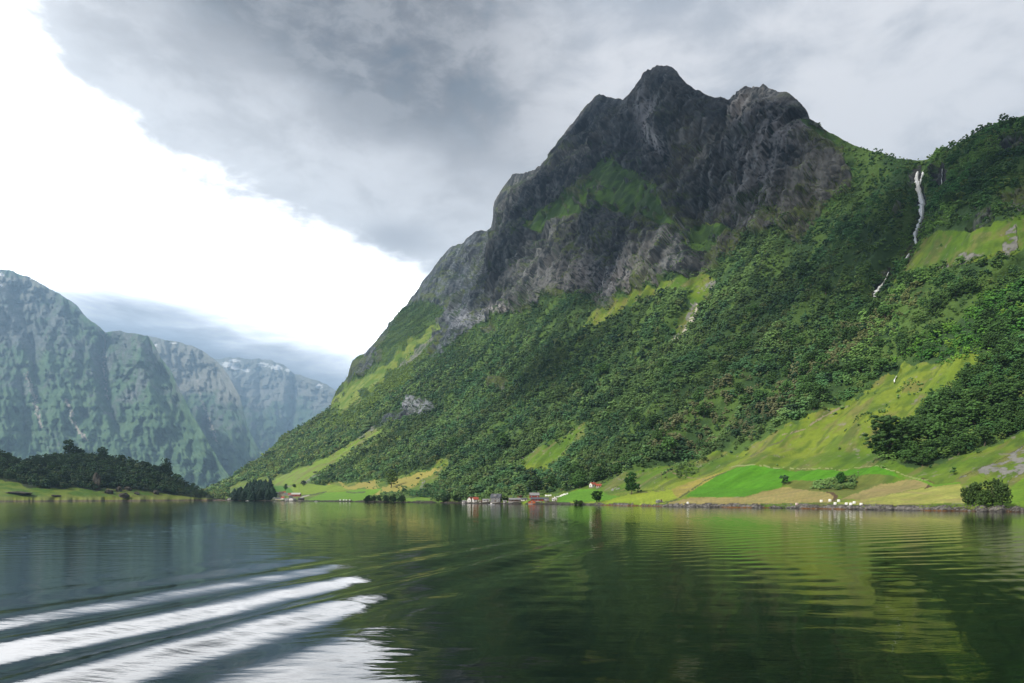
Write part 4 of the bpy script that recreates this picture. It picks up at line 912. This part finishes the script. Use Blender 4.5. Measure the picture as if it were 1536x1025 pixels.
for (x, y, l) in ((1232,753,'leftmost white wrapped bale of the shore group, at the brown track'),(1245,753,'second white bale from the left, near the bend of the brown track'),(1257.7,753,'third white bale from the left, upper row of the shore group'),
                  (1253,757.3,'lone lower white bale under the third upper one'),(1269.5,757.5,'left bale of the touching pair by the water'),(1276,757.5,'right bale of the touching pair by the water'),(1281,755.3,'white bale set just above and right of the touching pair'),
                  (1291.5,758.3,'rightmost white bale of the shore group'),(1032,756.5,'single white bale at the left end of the tan field')):
    bale(x, y, 1.15, l, NB)
for k, x in enumerate((510, 515.5, 520, 524.5)): bale(x, 751.3-.2*(k % 2), 1.7, ('leftmost','second','third','rightmost')[k]+' of the four white bales on the far green field', 'white bales on the far green field')
for nm, x0, x1, y0, y1, kk in (('lower left', 818.5, 826, 744.6, 744.0, 5), ('middle', 833, 840.5, 747.2, 745.2, 6), ('upper right', 841.5, 850.5, 745.0, 742.0, 7)):
    for k in range(kk):
        q = k/(kk-1); bale(x0+(x1-x0)*q, y0+(y1-y0)*q, 1.25, f'white wrapped bale in the {nm} of three rows right of the red barn', f'bales of the {nm} row beside the farm')

# ------------------------------------------------------------------ poles and sign
M_WOOD = flat_mat('weathered_wood', (.16,.12,.09), .85, .3, 6)
def pole(px, py, hpx, label):
    L = main_at(px, py); h = hpx*L[1]/F; e = thing('utility_pole', L-[0, 0, .5], .6, label, 'pole', 'utility poles across the meadows')
    v, f = tube([(0, 0, 0), (0, 0, h*.5), (0, 0, h+.5)], [.17, .15, .12], 10); part('pole', (v, f), M_WOOD, e); part('crossarm', boxes([(-1.1, 1.1, -.07, .07, h-.2, h-.02)]), M_WOOD, e)
    part('insulator', boxes([(x-.06, x+.06, -.06, .06, h-.015, h+.22) for x in (-.95, 0.3, .95)]), M_FRAME, e)
pole(995,724,13,'wooden utility pole on the meadow left of the tan strip field'); pole(1003,722,13,'second wooden utility pole just right of the first on the meadow')
pole(1291,719,8,'wooden utility pole in the bright green field above the scrub'); pole(449,738,9,'utility pole behind the red barn of the far village')
L = main_at(1196, 758.5); e = thing('shore_sign', L-[0, 0, .3], .15, 'white and pale red notice board on two posts at the stony shore', 'sign'); m_ = L[1]/F
for s in (-1, 1): part('post', boxes([(s*1.6*m_-.06, s*1.6*m_+.06, -.06, .06, -.4, 3.6*m_)]), M_WOOD, e)
part('board', boxes([(-2.8*m_, 2.8*m_, -.11, -.064, 1.0*m_, 4.2*m_)]), flat_mat('sign_board', (.78,.55,.52), .5, .1), e); part('border', boxes([(-2.8*m_, 2.8*m_, -.13, -.112, 3.6*m_, 4.2*m_), (-2.8*m_, 2.8*m_, -.13, -.112, 1.0*m_, 1.5*m_)]), M_FRAME, e)

# ------------------------------------------------------------------ single trees, bushes, spruces
def at_tree(px, py, wpx, hpx, crowns, i, label, group=None, cat='tree', conifer=False, name='broadleaf_tree', sink=.06):
    L = main_at(px, py); m = L[1]/F; h = hpx*m/(.94-sink*1.0) if not conifer else hpx*m; w = wpx*m/(.74 if not conifer else .62); L[2] -= h*sink
    return tree(name, L, h, w, crowns, i, label, group, cat, conifer)
at_tree(895,753.5,17,17,CR_FIELD,0,'rounded dark green tree alone in the bright green field by the shore')
at_tree(947.5,742,21,33,CR_FIELD,1,'tall dark green tree standing on the meadow above the yellow field')
at_tree(586.5,732,19,28,CR_LIGHT,0,'light yellow-green tree lit by the sun at the foot of the forest')
at_tree(805.5,741,19,26,CR_HEAD,1,'big dark green tree behind the red barns')
at_tree(758,752.5,12,8,CR_HEAD,2,'dark bushy tree between the big grey house and the long grey roof')
at_tree(1263,732,14,23,CR_FIELD,2,'small upright tree above the row of shrubs in the bright green field')
for k, (x, y, w, h, l) in enumerate(((1452,758,15,27,'leftmost and lowest bushy tree of the dark clump by the stony shore'),(1463,758.5,19,35,'tall bushy tree, second from the left in the clump by the stony shore'),(1476,758.8,16,23,'low bushy tree in the dip of the clump by the stony shore'),
        (1489,758.5,23,40,'tallest bushy tree, right of the dip in the clump by the stony shore'),(1504,758.5,21,33,'rightmost bushy tree of the clump by the stony shore'))):
    at_tree(x,y,w,h,CR_BUSH,k,l,sink=.13)
at_tree(864,758.2,6.5,7.5,CR_BUSH,0,'left of two round bushes on the bank below the green field',cat='bush',name='bush',sink=.15)
at_tree(871,758.8,7.5,7,CR_BUSH,1,'right of two round bushes on the bank below the green field',cat='bush',name='bush',sink=.15)
at_tree(456,730,8,9,CR_HEAD,0,'round dark tree at the upper edge of the far village field')
at_tree(442,732,6,6,CR_HEAD,3,'small dark tree left of the round one above the village field')
at_tree(429,736,6,10,CR_HEAD,4,'dark tree right behind the houses of the far village')
at_tree(483,726,6,9,CR_FIELD,0,'small green tree on the ochre slope right of the village field')
at_tree(847,733,9,16,CR_FIR,1,'dark pointed spruce at the left end of the upper meadow',conifer=True,name='spruce_tree',sink=.02)
L = head_at(251, 706); h = 27*L[1]/F; tree('broadleaf_tree', L-[0, 0, h*.05], h, 17*L[1]/F, CR_HEAD, 2, 'tall open-crowned tree standing clear of the headland skyline', None)
L = head_at(105, 684); h = 27*L[1]/F; tree('broadleaf_tree', L-[0, 0, h*.05], h, 26*L[1]/F, CR_HEAD, 4, 'highest broad dark tree on top of the headland', None)
L = head_at(155, 690); h = 22*L[1]/F; tree('broadleaf_tree', L-[0, 0, h*.05], h, 22*L[1]/F, CR_HEAD, 3, 'broad dark tree on the headland right of its highest tree', None)
rr = np.random.default_rng(12); k = 0
while k < 95:
    x, y = rr.uniform(352, 409), rr.uniform(733, 751.2)
    if y < 748-(x-346)*.42: continue
    at_tree(x, y, rr.uniform(10, 14), rr.uniform(12, 14.5)+(x-352)*.05*(.75 if x < 362 else 1), CR_FIR, k, 'dark spruce in the dense stand beside the far village', 'spruces of the stand beside the far village', conifer=True, name='spruce_tree', sink=.02); k += 1
rr = np.random.default_rng(13)
for k in range(26): at_tree(rr.uniform(545, 608) if k < 14 else rr.uniform(650, 692), rr.uniform(751.5, 753.5), rr.uniform(6, 9), rr.uniform(6, 11), CR_HEAD, k, 'dark rounded bush on the shore between the far field and the farm', 'bushes along the shore left of the farm', cat='bush', name='bush', sink=.12)
for k in range(9): at_tree(rr.uniform(348, 368), rr.uniform(747.5, 750.5), rr.uniform(4, 6), rr.uniform(3.5, 6), CR_BUSH, k, 'green garden bush among the houses left of the spruces', 'bushes at the valley mouth', cat='bush', name='bush', sink=.12)

# ------------------------------------------------------------------ boulders and shore stones
def lump_mesh(name, seed, sub=3, rough=.35):
    import bmesh
    bm = bmesh.new(); bmesh.ops.create_icosphere(bm, subdivisions=sub, radius=1); v = np.array([q.co[:] for q in bm.verts])
    k = 1+(fbm(v[:, 0]*1.3+seed, v[:, 1]*1.3, v[:, 2]*1.3, 4, seed, ridge=True)-.5)*2*rough
    for q, s in zip(bm.verts, k): q.co *= float(s)
    me = bpy.data.meshes.new(name); bm.to_mesh(me); bm.free(); return me
M_ROCK = flat_mat('boulder_rock', (.09,.08,.065), .9, .7, 1.2)
RM = [lump_mesh('boulder', i+40, 4, .6) for i in range(4)]
for q in RM: q.materials.append(M_ROCK)
for k, (x, y, w, h, l) in enumerate(((145,734,9,22,'tall brown rock pillar standing at the lower edge of the headland wood'),(163,740,10,5,'wide brown boulder right of the tall rock pillar'),(179,737,7,6,'upright brown boulder right of the wide one'),
        (186,746,11,6,'large flat-topped brown boulder nearest the water on the headland'),(234,741,7,5,'brown boulder at the wood edge on the right part of the headland'),(192,735,8,5,'small brown boulder just above the large flat-topped one'),
        (28,741,26,3,'long low brown rock in the headland meadow at the far left'),(84,745,10,2,'low brown rock near the water in the headland meadow'),(205,742,7,3,'small low rock in the dry grass of the headland'))):
    L = head_at(x, y); m_ = L[1]/F; o = bpy.data.objects.new('boulder', RM[k % 4]); COL.objects.link(o); o.location = L+[0, 0, h*m_*.35]; o.scale = (w*m_/2, w*m_/2*.8, h*m_*.62); o.rotation_euler = (0, 0, 0 if w > 2*h else k*1.3)
    o['label'] = l; o['category'] = 'boulder'; o['group'] = 'boulders on the headland'
rr = np.random.default_rng(21); pts = []
for x in rr.uniform(900, 1700, 1500):
    c = int((x-C0)/CS); L = V[int(rr.integers(0, 9)), c].copy(); 
    if L[2] < 2.6: pts.append(L)
pts = np.array(pts); npt = len(pts); sz = rr.lognormal(-1.2, .5, npt); sz = np.minimum(sz, .9)
stn = [(IV*np.random.default_rng(i).uniform(.7, 1.2, (12, 1)), IF_) for i in range(8)]
cs_ = lerp(cl(.09,.085,.08)+np.zeros((npt, 3)), cl(.24,.23,.215)+np.zeros((npt, 3)), rr.random(npt)**1.6)
soup('shore_stones', pts, np.stack([sz, sz*.9, sz*.6], 1), rr.uniform(0, 6.28, npt), rr.integers(0, 8, npt), cs_, stn, M_TERR, kind='stuff', label='grey stones and boulders lining the near shore', category='stones')

# ------------------------------------------------------------------ unseen clouds, added outside the picture to shade chosen patches of the mountain
ZT = max(float(np.array([v.co[2] for v in list(o.data.vertices)[::11]]).max()) for o in bpy.data.objects if o.name.startswith('mountain'))
print('highest ground', ZT)
def shade_cloud(targets, seed, zc_=None):
    zc_ = ZT+450; rr = np.random.default_rng(seed); vs, fs, o = [], [], 0
    base_ = lump_mesh('shade_cloud', seed, 3, .3); bv = np.array([q.co[:] for q in base_.vertices]); bf = np.array([tuple(p.vertices) for p in base_.polygons]); bpy.data.meshes.remove(base_)
    for (T_, rad) in targets:
        for q in range(5):
            c = np.array(T_)+np.array([rr.normal(0, .35), rr.normal(0, .35), 0])*rad; Lq = (zc_-c[2])/sd[2]; c = c+np.array(sd)*Lq
            s = rad*rr.uniform(.55, .85); th = rr.uniform(0, 6.28); R_ = np.array([[math.cos(th), math.sin(th), 0], [-math.sin(th), math.cos(th), 0], [0, 0, 1]])
            vs.append((bv*[s, s, min(s*.3, 110)])@R_+c+[0, 0, rr.uniform(-30, 60)]); fs.append(bf+o); o += len(bv)
    m, G, b, o_ = mat_new('shade_cloud_vapour'); b.inputs['Base Color'].default_value = (.85, .86, .88, 1); b.inputs['Roughness'].default_value = 1
    finish_mesh('shade_cloud', raw_mesh('shade_cloud', np.concatenate(vs), np.concatenate(fs)), m, kind='structure')
shade_cloud([(main_at(x, y), r_) for x, y, r_ in SHADE], 3)

# ------------------------------------------------------------------ air
def haze_box(x0, x1, y0, y1, z0, z1, dens):
    v = np.array([(x, y, z) for x in (x0, x1) for y in (y0, y1) for z in (z0, z1)], float)
    f = np.array([(0,1,3,2),(4,6,7,5),(0,4,5,1),(2,3,7,6),(0,2,6,4),(1,5,7,3)])
    m = bpy.data.materials.new('air'); m.use_nodes = True; m.node_tree.nodes.clear(); G = NG(m.node_tree)
    pv = G.new('ShaderNodeVolumePrincipled'); pv.inputs['Color'].default_value = (.44, .70, 1.0, 1); pv.inputs['Density'].default_value = dens
    pv.inputs['Anisotropy'].default_value = 0.2
    o = G.new('ShaderNodeOutputMaterial'); G.l.new(pv.outputs[0], o.inputs['Volume'])
    finish_mesh('haze', raw_mesh('haze', v, f), m, smooth_=False, kind='stuff', label='thin bluish haze filling the fjord valley', category='haze')
haze_box(-45000, 20000, -900, 56000, -25, ZT+60, HAZE)
